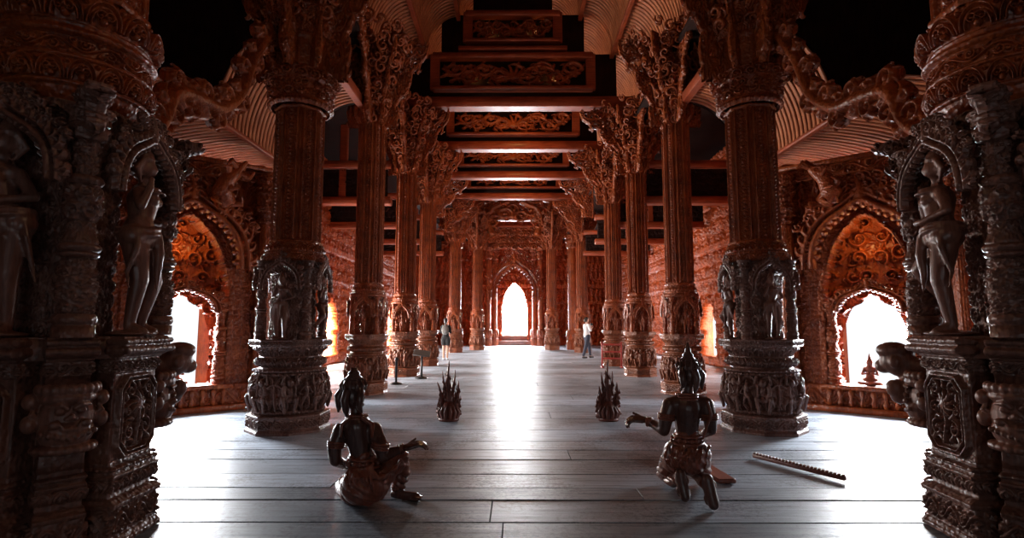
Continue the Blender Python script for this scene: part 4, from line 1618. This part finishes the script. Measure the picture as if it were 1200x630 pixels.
Y0 = 12.2
relief_wall('wall_left', (-XW, Y0, 0), (0, 1, 0), 38.6 - Y0, 7.2, (1, 0, 0), [(c - Y0, w, a, b) for c, w, a, b in OPEN], 'crowd', 1.5, .16, .034)
relief_wall('wall_right', (XW, Y0, 0), (0, 1, 0), 38.6 - Y0, 7.2, (-1, 0, 0), [(c - Y0, w, a, b) for c, w, a, b in OPEN], 'crowd', 1.5, .16, .034)
for nm, sx in (('wall_left_near', -1), ('wall_right_near', 1)):
    relief_wall(nm, (sx * XW, -3.5, 0), (0, 1, 0), 11.7, 7.2, (-sx, 0, 0), [(5.8 + 3.5, 1.7, .3, 2.6)] if True else [], 'folb', 1.3, .14, .06)
# end wall with the bright doorway
DX = -.15
relief_wall('wall_far', (-XW, 38.0, 0), (1, 0, 0), 2 * XW, 12.5, (0, -1, 0), [(XW + DX, 1.7, 0.0, 4.2)], 'crowd', 1.7, .20, .04)
g = MB()
g.box((DX, 37.9, .16), (3.6, .7, .32), bevel=.03)
g.box((DX, 38.1, .50), (2.2, .4, .36), bevel=.03)
struct(g.build('trim_1', 'base'))
g = MB()
g.box((0, -4.2, 3.9), (8, .3, 2.4))
for sx in (-1, 1):
    g.box((sx * 2.9, -4.2, 1.4), (2.2, .3, 2.8))
for sx in (-1, 1):
    g.box((sx * 5.4, -4.2, 3.6), (3.2, .3, 7.2))
g.box((0, -4.2, 6.0), (8, .3, 2.4))
struct(g.build('wall_near', 'dark'))


def planks(mb, back, arcs, y0, y1, pitch=.128, w=.084, th=.022, n=16):
    """quarter-barrel of boards, each board bent over the section; arcs: (x_top, z_top, x_low, z_low)"""
    for (xt, zt, xl, zl) in arcs:
        t = np.linspace(0, PI / 2, n)
        X = xt + (xl - xt) * np.sin(t)
        Z = zl + (zt - zl) * np.cos(t)
        nx = (zt - zl) * np.sin(t) * np.sign(xl - xt)
        nz = abs(xl - xt) * np.cos(t)
        ln = np.hypot(nx, nz)
        nx, nz = nx / ln, nz / ln
        k = int((y1 - y0) / pitch)
        for i in range(k):
            y = y0 + i * pitch
            o = rnd.uniform(0, .006)
            rows = []
            for (yy, off) in ((y, th), (y, o), (y + w, o), (y + w, th)):
                rows.append(np.stack([X + nx * off, np.full(n, yy), Z + nz * off], -1))
            mb.grid(np.array(rows))
        rows = [np.stack([X + nx * .03, np.full(n, yy), Z + nz * .03], -1) for yy in (y0, y1)]
        back.grid(np.array(rows))


YA = 11.3
for sx, nm in ((-1, 'left'), (1, 'right')):
    mb, bk, bm2 = MB(), MB(), MB()
    planks(mb, bk, [(sx * 3.45, 6.1, sx * 4.68, 4.55)], 8.0, YA)
    planks(mb, bk, [(sx * 4.70, 4.62, sx * 6.9, 3.75)], 6.8, YA)
    struct(mb.build('ceiling_aisle_' + nm, 'plank'))
    for yy in (YA + .02, 7.96):
        tt = np.linspace(0, PI / 2, 14)
        X = np.concatenate([[sx * 3.3], sx * (3.45 + 1.23 * np.sin(tt)), sx * (4.70 + 2.3 * np.sin(tt))])
        Z = np.concatenate([[6.1], 4.55 + 1.55 * np.cos(tt), 3.75 + .87 * np.cos(tt)]) + .03
        bk.grid(np.array([np.stack([X, np.full(len(X), yy), Z], -1), np.stack([X, np.full(len(X), yy), np.full(len(X), 7.3)], -1)]))
    bk.box((sx * 4.05, 2.4, 8.2), (.1, 13.3, 2.0))
    bk.box((sx * 6.98, 10.2, 5.75), (.12, 4.4, 3.2))
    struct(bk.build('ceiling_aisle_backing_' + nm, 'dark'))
    bm2.beam((sx * 4.68, 7.1, 4.53), (sx * 4.68, YA, 4.53), .09, .07)
    bm2.beam((sx * 3.42, 7.1, 6.12), (sx * 3.42, YA, 6.12), .16, .2)
    struct(bm2.build('ceiling_purlin_' + nm, 'beam'))
    g = MB()
    relief_panel(g, (sx * 6.62, 3.0, 3.62), (0, YA - 3.0, 0), (0, 0, .24), (-sx, 0, .3), 'rin', 700, 26, .03, 18, 1)
    struct(g.build('trim_cornice_' + nm, 'carved'))
    # high flat ceiling of the far aisle and the wall-plate over the columns
    g = MB()
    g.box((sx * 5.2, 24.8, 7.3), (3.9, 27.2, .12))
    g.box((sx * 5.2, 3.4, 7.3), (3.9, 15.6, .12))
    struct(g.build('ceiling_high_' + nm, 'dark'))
    g = MB()
    g.box((sx * 3.62, 19.0, 7.85), (.30, 39, .55), bevel=.02)
    struct(g.build('ceiling_plate_' + nm, 'beam'))
    mb, bk = MB(), MB()
    planks(mb, bk, [(sx * 2.78, 9.5, sx * 3.62, 8.05), (sx * 1.85, 10.7, sx * 2.76, 9.40), (sx * .7, 11.9, sx * 1.83, 10.6)], 9.1, 37.8, .15, .112)
    struct(mb.build('ceiling_nave_' + nm, 'plank'))
    struct(bk.build('ceiling_nave_backing_' + nm, 'dark'))
    g = MB()
    for x, z in ((2.77, 9.42), (1.84, 10.62), (.7, 11.9)):
        g.beam((sx * x, 9.1, z), (sx * x, 37.8, z), .12, .12)
    struct(g.build('ceiling_nave_purlin_' + nm, 'beam'))
g = MB()
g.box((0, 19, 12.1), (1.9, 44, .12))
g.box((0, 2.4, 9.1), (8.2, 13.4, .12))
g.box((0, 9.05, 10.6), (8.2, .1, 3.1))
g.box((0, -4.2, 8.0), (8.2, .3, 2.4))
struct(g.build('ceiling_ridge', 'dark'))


# roof trusses: stacked frames with pierced panels, backed by dark sheets standing in for deep shade
def c_panel(w=420, h=110, seed=3):
    c = Cv(w, h, False, False)
    r = random.Random(seed)
    for s in (-1, 1):
        c.stroke([(w / 2 + s * w * f, h * (.25 + .5 * abs(math.sin(f * 9)))) for f in np.linspace(0, .46, 20)], 7, 5, .9)
        for k, f in enumerate((.09, .19, .29, .39)):
            c.curl(w / 2 + s * w * f, h * (.35 + .3 * (k % 2)), h * .26, 0, s * (1 if k % 2 else -1), 1.3, 1, 6)
        for k in range(14):
            c.leaf(w / 2 + s * w * r.uniform(.02, .46), h * r.uniform(.15, .85), r.uniform(0, 6.28), h * .22, 6, r.uniform(-1, 1), .8)
    for k in range(9):
        c.leaf(w / 2, h * .3, PI * k / 8, h * .5, 8, .2, 1)
    c.dome(w / 2, h * .35, 16, 1)
    return c.smooth()


PN = c_panel()


def truss(label):
    t = thing('roof_truss', label, 'truss', (0, 0, 0), 0, 'stacked trusses across the nave')
    g = MB()
    g.beam((-3.5, 0, 7.84), (3.5, 0, 7.84), .42, .30, .02)
    g.build('tie_beam', 'beam', t, smooth=False)
    for x0, z0, z1 in ((2.36, 8.26, 9.36), (1.40, 9.72, 10.66)):
        g = MB()
        g.beam((-x0, 0, z1 - .07), (x0, 0, z1 - .07), .30, .16, .015)
        g.beam((-x0, 0, z0 + .04), (x0, 0, z0 + .04), .30, .10, .015)
        for s in (-1, 1):
            g.beam((s * (x0 - .07), 0, z0), (s * (x0 - .07), 0, z1), .28, .14, .015)
        g.build('panel_frame', 'beam', t, smooth=False)
        g = MB()
        openwork(g, PN, plane_map((-x0 + .14, .02, z0 + .1), (2 * x0 - .28, 0, 0), (0, 0, z1 - z0 - .26), (0, 1, 0)), .10, 300, 80)
        g.build('pierced_panel', 'carved', t)
    g = MB()
    g.box((0, .30, 8.75), (6.2, .05, 1.5))
    g.box((0, .30, 10.1), (4.3, .05, 1.3))
    g.box((0, .30, 11.0), (2.4, .05, 1.2))
    g.build('gable_shade_sheet', 'dark', t)  # near-black sheet painted as the unlit open space behind the frames
    g = MB()
    g.beam((-1.6, 0, 9.5), (1.6, 0, 9.5), .3, .12, .01)
    g.build('collar_beam', 'beam', t, smooth=False)
    for s in (-1, 1):
        g = MB()
        openwork(g, CVS['br1'], plane_map((s * 3.45, -.02, 6.0), (-s * 1.5, 0, 0), (0, 0, 1.65), (0, 1, 0)), .14, 170, 190, .2)
        g.build('leafy_bracket', 'carved', t)
        g = MB()
        for z in (4.95, 6.0):
            g.beam((s * 3.5, 0, z), (s * 6.8, 0, z), .3, .22, .015)
        g.beam((s * 4.9, 0, 4.95), (s * 4.9, 0, 7.2), .2, .2, .015)
        g.build('aisle_beam', 'beam', t, smooth=False)
        g = MB()
        relief_panel(g, (s * 3.6, -.05, 5.08), (s * 3.2, 0, 0), (0, 0, .8), (0, -1, 0), 'fol', 130, 40, .07, 3, .8)
        g.build('aisle_panel', 'dark', t)
    return t


TL = ['nearest stacked roof truss with two framed carved panels, above the third pair of columns', 'second roof truss, its carved panel seen just under the nearest tie beam',
      'third roof truss, its lower edge seen beneath the second tie beam', 'fourth roof truss from the viewer, mostly hidden by the third',
      'farthest roof truss, just before the carved crest of the far doorway']
tr = truss(TL[0])
tr.location = (-.2, 15.43, 0)
for i in range(1, 4):
    dup(tr, (-.2, 15.43 + 3.88 * i, 0), 0, TL[i])


# ------------------------------------------------------------------ carved window portals in the front corners
def portal(label, loc, rz, sgn):
    t = thing('window_portal', label, 'carved portal', loc, rz)
    W = 2.5
    g = MB()                                    # surround wall with the opening and the recess
    nu, nv = 190, 330
    U, V = np.meshgrid(np.linspace(-W / 2, W / 2, nu), np.linspace(0, 4.15, nv))
    h = samp(T['crowd'], U / 1.1, V / 1.1) * .09
    rec = inside_arch(U, V, 0, 1.28, .30, 3.18, .03)
    opn = inside_arch(U, V, 0, .92, .42, 1.86, .04)
    for k, hh in ((1.14, .16), (1.36, .10), (1.60, .06)):
        e = inside_arch(U, V, 0, 1.28 * k, 0, 3.18 + .42 * (k - 1), .04) & ~rec
        h = np.where(e, np.maximum(hh + samp(T['fol'], U / .5, V / .5) * .03, h), h)
    h = np.where(rec, -.32 + samp(T['folb'], U / .9, V / .9) * .16, h)
    h = np.where(np.abs(V - .22) < .2, .16 + samp(T['rin'], U / .5, (V - .02) / .4) * .04, h)
    P = np.stack([U, -h, V], -1)
    keep = ~(opn[:-1, :-1] | opn[1:, :-1] | opn[:-1, 1:] | opn[1:, 1:])
    idx = np.arange(nu * nv).reshape(nv, nu)
    q = np.stack([idx[:-1, :-1], idx[:-1, 1:], idx[1:, 1:], idx[1:, :-1]], -1)[keep]
    g.add(P.reshape(-1, 3), q)
    g.build('carved_surround', 'carved', t)
    g = MB()                                    # sill with a pierced balustrade
    g.box((0, -.06, .05), (1.9, .46, .10), bevel=.01)
    g.box((0, -.06, .40), (1.5, .40, .07), bevel=.01)
    for k in range(9):
        g.lathe([(.03, .10), (.045, .16), (.02, .22), (.045, .30), (.03, .37)], 10, (-.62 + k * .155, -.20, 0))
    g.build('sill_balustrade', 'carved', t)
    for s in (-1, 1):
        m_ = colonette(.44, 1.80, .085, 36)
        m_.build('colonette', 'carved', t, loc=(s * .56, -.08, 0))
        g = MB()
        stack(g, plan_oct(96), [(0, .3, .17, .17, 0, 'rin', 6, .02, 16), (.3, .36, .19, .15, 0, None, 1, 0, 3), (.36, 3.2, .13, .13, 0, 'lat', 8, .015, 200, 26), (3.2, 3.5, .14, .22, -.02, 'folb', 3, .06, 24), (3.5, 4.1, .16, .2, 0, 'fol', 2, .06, 30)])
        g.build('pilaster', 'carved', t, loc=(s * 1.2, -.14, 0))
    g = MB()
    openwork(g, CVS['archb'], plane_map((-1.05, -.30, 2.35), (2.1, 0, 0), (0, 0, 1.55), (0, -1, 0)), .08, 190, 150)
    g.build('pierced_arch', 'carved', t)
    g = MB()
    openwork(g, CVS['arch'], plane_map((-.62, -.16, 1.62), (1.24, 0, 0), (0, 0, .55), (0, -1, 0)), .06, 120, 90)
    g.build('lintel_arch', 'carved', t)
    g = MB()                                    # crest beast at the apex
    pts = [(-.5 * sgn, -.34, 3.45), (-.38 * sgn, -.40, 3.62), (-.46 * sgn, -.44, 3.85), (-.62 * sgn, -.44, 4.02), (-.74 * sgn, -.44, 4.2)]
    g.tube([Vector(p) for p in pts], [.15, .17, .13, .09, .03], 12)
    for k in range(16):
        a = k * .8
        g.tube([Vector(pts[k % 4]), Vector(pts[k % 4]) + Vector((.2 * math.cos(a), -.1, .2 * math.sin(a))), Vector(pts[k % 4]) + Vector((.22 * math.cos(a + .5), -.14, .22 * math.sin(a + .5)))], [.05, .05, .01], 7)
    g.build('crest_beast', 'carved', t)
    g = MB()
    relief_panel(g, (-W / 2, -.10, 3.95), (W, 0, 0), (0, 0, .22), (0, -1, 0), 'rin', 260, 26, .03, 5, 1)
    g.box((0, -.04, 4.2), (W, .3, .08), bevel=.01)
    g.build('cornice', 'carved', t)
    g = MB()                                    # seated figure on the sill, seen against the light
    g.ell((0, 0, .07), (.13, .09, .08))
    g.chain([((0, 0, .08), .08), ((.0, 0, .2), .055), ((0, 0, .27), .065)])
    g.ell((0, 0, .37), (.05, .05, .06))
    g.chain([((0, 0, .42), .03), ((0, 0, .52), .008)], 8)
    for s in (-1, 1):
        g.chain([((s * .07, 0, .28), .026), ((s * .11, -.04, .18), .02), ((s * .03, -.08, .2), .016)], 8)
        g.chain([((s * .05, 0, .05), .05), ((s * .14, -.08, .04), .035), ((0, -.11, .03), .025)], 8)
    fg = fuse(g, 'sill_figure', 'statue', .012)
    R = Matrix.Rotation(rz, 3, 'Z')
    fg.location = Vector(loc) + R @ Vector((-.06, .02, .437))
    fg.rotation_euler = (0, 0, rz)
    tag(fg, 'tiny seated figurine silhouetted on the window sill at ' + ('right' if sgn > 0 else 'left') + ', against bright daylight', 'figurine', None, 'thing')
    return t


portal('carved arched window portal at the right with glowing tympanum and pierced sill', (5.67, 8.98, 0), -math.atan2(.66, .75), 1)
portal('carved arched window portal at the left, half hidden by the near pier', (-5.60, 8.98, 0), math.atan2(.66, .75), -1)
for sx in (-1, 1):                              # wall returns that join the portals to the shell
    g = MB()
    g.box((sx * 4.98, 10.75, 2.2), (.2, 1.5, 4.4))
    g.box((sx * 5.45, 11.45, 2.2), (1.1, .2, 4.4))
    g.beam((sx * 5.95, 11.45, 2.2), (sx * 6.95, 12.35, 2.2), .2, 4.4)
    relief_panel(g, (sx * 4.86, 10.0, 0), (0, 1.5, 0), (0, 0, 4.2), (-sx, 0, 0), 'crowd', 60, 180, .1, 1, 3)
    struct(g.build('wall_return_' + ('left' if sx < 0 else 'right'), 'carved_far'))

# ------------------------------------------------------------------ carved gateway before the far doorway
t = thing('far_gateway', 'tall carved gateway with winged crest framing the far bright doorway', 'gateway', (DX, 31.2, 0))
g = MB()
CR = c_cluster(420, 200, 90, 5, lambda u, v: v > .18 + .0 * u and v < .95 - .9 * (abs(u - .5) * 1.6) ** 2 and not (abs(u - .5) < .17 and v < .42 - 1.4 * (u - .5) ** 2 * 4), (15, 27))
for s in (-1, 1):
    CR.stroke([(210 + s * x, y) for x, y in ((62, 20), (80, 70), (60, 110), (20, 130))], 9, 8, 1)
    CR.stroke([(210 + s * x, y) for x, y in ((85, 40), (120, 75), (110, 120), (150, 130), (190, 90), (205, 60))], 10, 6, 1)
    for k in range(10):
        CR.leaf(210 + s * (120 + 8 * k), 120 - 5 * k, PI / 2 - s * .4, 34, 8, -.5 * s, .9)
openwork(g, CR.smooth(), plane_map((-4.4, 0, 6.3), (8.8, 0, 0), (0, 0, 3.3), (0, 1, 0)), .30, 330, 160, .22)
g.build('winged_crest', 'carved', t)
g = MB()
g.beam((-3.2, .3, 7.6), (3.2, .3, 7.6), .5, .3, .02)
g.beam((-3.2, .3, 7.1), (3.2, .3, 7.1), .4, .16, .02)
g.build('entablature', 'beam', t, smooth=False)
g = MB()
relief_panel(g, (-1.75, .2, 5.75), (3.5, 0, 0), (0, 0, 1.3), (0, -1, 0), 'folb', 160, 60, .14, 3, 1.2)
g.build('frieze_panel', 'carved', t)
g = MB()
openwork(g, CVS['archb'], plane_map((-1.75, 1.6, 2.9), (3.5, 0, 0), (0, 0, 3.1), (0, -1, 0)), .16, 230, 200)
g.build('inner_arch', 'carved', t)
for s in (-1, 1):
    for x, y, w in ((1.35, 6.0, .36), (1.75, 5.4, .34), (3.3, 0.2, .5)):
        g = MB()
        pl = plan_oct(96)
        stack(g, pl, [(0, .5, w * .7, w * .7, 0, 'rin', 6, .03, 16), (.5, 1.1, w * .55, w * .6, .05, 'fig4', 1, .05, 26), (1.1, 5.8, w * .45, w * .45, 0, 'lat', 8, .02, 160, 20), (5.8, 6.6, w * .5, w * .8, 0, 'folb', 3, .08, 30)])
        g.build('pilaster', 'carved', t, loc=(s * x, y, 0))

# ------------------------------------------------------------------ visitors
def person(name, label, loc, rz, h, kind):
    t = thing(name, label, 'person', loc, rz)
    P = lambda x, y, z: (x * h, y * h, z * h)      # facing +X
    walk = kind == 'walk'
    g = MB()
    g.chain([(P(0, .04, .52), .055 * h), (P(0, -.04, .52), .055 * h)])
    g.chain([(P(0, 0, .53), .07 * h), (P(0, 0, .62), .062 * h), (P(.0, 0, .74), .075 * h)])
    g.chain([(P(0, .075, .80), .034 * h), (P(0, -.075, .80), .034 * h)])
    g.chain([(P(0, 0, .80), .035 * h), (P(.01, 0, .87), .028 * h)])
    g.ell(P(.012, 0, .93), (.05 * h, .042 * h, .062 * h))
    g.ell(P(.064, 0, .925), (.012 * h, .008 * h, .014 * h))
    for q in (-1, 1):
        g.ell(P(.01, q * .042, .925), (.01 * h, .006 * h, .016 * h))
        fx = (.13 if q > 0 else -.14) if walk else 0
        g.chain([(P(0, q * .045, .50), .052 * h), (P(fx * .6 + .02, q * .045, .28), .036 * h), (P(fx, q * .045, .05), .022 * h)])
        g.chain([(P(fx - .01, q * .045, .02), .018 * h), (P(fx + .09, q * .05, .015), .017 * h)])
        if kind == 'walk':
            w = P(.14, q * .05, .76)
            g.chain([(P(0, q * .09, .79), .027 * h), (P(.03, q * .12, .66), .022 * h), (w, .016 * h)])
            hand(g, w, (.6, -q, .5), (0, 0, 1), (1, 0, 0), h * .6, .6)
        else:
            w = P(.12, q * .07, .66)
            g.chain([(P(0, q * .09, .79), .027 * h), (P(-.02, q * .12, .65), .022 * h), (w, .016 * h)])
            hand(g, w, (.9, -q * .5, .2), (0, 0, 1), (0, q, 0), h * .6, .6)
    fuse(g, 'body', 'skin', .012, t)
    g = MB()
    g.chain([(P(0, 0, .55), .082 * h), (P(0, 0, .64), .075 * h), (P(.0, 0, .75), .087 * h)])
    g.chain([(P(0, .075, .795), .043 * h), (P(0, -.075, .795), .043 * h)])
    for q in (-1, 1):
        e = P(.03, q * .12, .67) if walk else P(-.02, q * .12, .66)
        g.chain([(P(0, q * .09, .79), .036 * h), (e, .030 * h)])
    fuse(g, 'shirt', 'white' if walk else 'blackc', .012, t)
    g = MB()
    g.chain([(P(0, .04, .52), .068 * h), (P(0, -.04, .52), .068 * h)])
    for q in (-1, 1):
        fx = (.13 if q > 0 else -.14) if walk else 0
        if walk:
            g.chain([(P(0, q * .045, .50), .062 * h), (P(fx * .6 + .02, q * .045, .28), .046 * h), (P(fx, q * .045, .07), .032 * h)])
        else:
            g.chain([(P(0, q * .045, .50), .066 * h), (P(.012, q * .05, .38), .058 * h)])
    fuse(g, 'trousers' if walk else 'shorts', 'navy' if walk else 'blackc', .012, t)
    g = MB()
    g.ell(P(-.004, 0, .945), (.055 * h, .047 * h, .06 * h))
    g.ell(P(-.035, 0, .915), (.035 * h, .042 * h, .05 * h))
    if not walk:
        g.chain([(P(-.04, 0, .93), .03 * h), (P(-.055, 0, .84), .022 * h)])
    fuse(g, 'hair', 'hair', .012, t)
    for q in (-1, 1):
        g = MB()
        fx = (.13 if q > 0 else -.14) if walk else 0
        g.chain([(P(fx - .015, q * .045, .02), .024 * h), (P(fx + .09, q * .05, .016), .021 * h)])
        g.build('shoe', 'white' if not walk else 'black', t)
    return t


pw = at(522, 421, 22.4)
person('person', 'person in black top and shorts standing with back to the viewer', (pw.x, pw.y, 0), PI / 2, 1.68, 'stand')
pm_ = at(688, 419, 23.6)
person('person', 'person in white shirt and dark trousers walking and holding something to the face', (pm_.x, pm_.y, 0), .5, 1.74, 'walk')
g = MB()
g.ell((0, 0, 0), (.09, .15, .20))
g.ell((-.07, 0, -.05), (.05, .11, .11))
for q in (-1, 1):
    g.tube([(.02, q * .10, .17), (.12, q * .11, .2), (.2, q * .10, .1), (.12, q * .11, -.1), (.04, q * .1, -.15)], .018, 8)
bp_ = fuse(g, 'backpack', 'greyc', .012)
bp_.location = (pw.x, pw.y - .21, 1.20)
bp_.rotation_euler = (0, 0, PI / 2)
tag(bp_, 'grey backpack worn by the person in black', 'backpack', None, 'thing')
g = MB()
g.box((0, 0, 0), (.06, .14, .09), bevel=.012)
g.lathe([(.034, 0), (.034, .05), (.028, .06)], 16, (0, 0, 0))
cm_ = g.build('camera', 'black')
cm_.location = (pm_.x + .22, pm_.y + .12, 1.42)
cm_.rotation_euler = (0, 0, .5)
tag(cm_, 'small black camera held by the walking person', 'camera', None, 'thing')

# stands and barrier
p = at(464, 450, 13.3)
t = thing('barrier_post', 'slim black post on a round foot beside the left columns', 'post', (p.x, p.y, 0))
g = MB()
g.lathe([(.15, 0), (.15, .02), (.04, .05)], 24)
g.build('round_foot', 'black', t)
g = MB()
g.lathe([(.028, .04), (.028, .56), (.045, .57), (.045, .61), (.02, .64)], 16)
g.build('post', 'black', t)
p = at(494, 442, 14.7)
t = thing('reading_stand', 'small black reading stand with slanted top, left of the aisle', 'stand', (p.x, p.y, 0))
g = MB()
g.lathe([(.17, 0), (.17, .02), (.04, .05)], 24)
g.build('round_foot', 'black', t)
g = MB()
g.lathe([(.028, .04), (.028, .60)], 16)
g.build('pole', 'black', t)
g = MB()
g.box((0, 0, .66), (.44, .30, .025), rot=Matrix.Rotation(.45, 3, 'X') @ Matrix.Rotation(.15, 3, 'Y'), bevel=.006)
g.build('slanted_top', 'greyc', t)
p = at(717, 425, 18.3)
t = thing('barrier', 'low red painted barrier at the foot of a right-hand column', 'barrier', (p.x, p.y, 0))
for s in (-1, 1):
    g = MB()
    g.box((s * .32, 0, .42), (.05, .05, .84), bevel=.006)
    g.box((s * .32, 0, .02), (.08, .3, .04), bevel=.006)
    g.build('post', 'red', t)
for z in (.30, .52, .76):
    g = MB()
    g.box((0, 0, z), (.64, .03, .06), bevel=.006)
    g.build('rail', 'red', t)

# ------------------------------------------------------------------ light
def area(name, loc, target, sx_, sy_, power, col=(1, 1, 1)):
    l = bpy.data.lights.new(name, 'AREA')
    l.shape = 'RECTANGLE'
    l.size, l.size_y = sx_, sy_
    l.energy = power
    l.color = col
    o = bpy.data.objects.new(name, l)
    C.objects.link(o)
    o.location = loc
    o.rotation_euler = (Vector(target) - Vector(loc)).to_track_quat('-Z', 'Y').to_euler()
    return o


def lamp(name, loc, power, col, r=.08):
    l = bpy.data.lights.new(name, 'POINT')
    l.energy, l.color, l.shadow_soft_size = power, col, r
    o = bpy.data.objects.new(name, l)
    C.objects.link(o)
    o.location = loc
    return o


DAY = (.93, .96, 1.0)
area('daylight_door', (DX, 38.6, 2.3), (DX, 20, .2), 2.6, 4.4, 4800, DAY)
for c, w, a, b in OPEN:
    for s in (-1, 1):
        area('daylight_window', (s * (XW + .6), c, 1.5), (0, c - 1.0, .6), 1.8, 2.4, 200 if s > 0 else 1500, (1, .93, .86))
for s in (-1, 1):
    area('daylight_portal', (s * 6.35, 9.75, 1.45), (s * 3.2, 6.2, .0), 1.4, 1.8, 900, DAY)
    area('daylight_near_window', (s * (XW + .6), 5.8, 1.7), (0, 5.6, .4), 2.0, 2.6, 8, DAY)
    lamp('recess_lamp', (s * 5.62, 8.86, 2.75), 9, (1, .55, .18))
for x, y, z, p_ in ((-.2, 2.7, 4.5, 26), (-.4, 9.6, 5.2, 20), (-.4, 13.5, 4.6, 24), (-.3, 17.4, 4.2, 36), (-.3, 21.3, 4.2, 42), (-.3, 25.2, 4.2, 38), (0, 28.6, 4.6, 20)):
    lamp('added_nave_fill', (x, y, z), p_, (1, .60, .34), .05)  # added warm fill without fixtures, for crisp highlights on the carving
for x, z in ((-1.4, 8.72), (1.0, 8.72), (-.9, 10.1), (.5, 10.1)):
    lamp('panel_lamp', (x, 15.62, z), 1.6, (1, .5, .14), .04)
for y in (17.5, 21.3, 25.2):
    lamp('truss_lamp', (0, y, 8.5), 55, (1, .5, .16), .15)

w = bpy.data.worlds.new('sky')
bpy.context.scene.world = w
w.use_nodes = True
bg = w.node_tree.nodes['Background']
bg.inputs[0].default_value = (.90, .95, 1.0, 1)
bg.inputs[1].default_value = 1.2

# ------------------------------------------------------------------ camera
cd = bpy.data.cameras.new('camera_main')
cd.sensor_width = 36
cd.lens = F / 1200 * 36
cd.clip_start, cd.clip_end = .05, 200
co = bpy.data.objects.new('camera_main', cd)
C.objects.link(co)
co.location = CAM
co.rotation_euler = (PI / 2 + PITCH, 0, YAW)
sc = bpy.context.scene
sc.camera = co
sc.view_settings.view_transform = 'Standard'
sc.view_settings.look = 'None'
sc.view_settings.gamma = 1
sc.view_settings.use_curve_mapping = False
sc.view_settings.exposure = 0
try:
    sc.cycles.use_denoising = True
    sc.cycles.max_bounces = 6
    sc.cycles.diffuse_bounces = 3
    sc.cycles.sample_clamp_indirect = 6
except Exception:
    pass
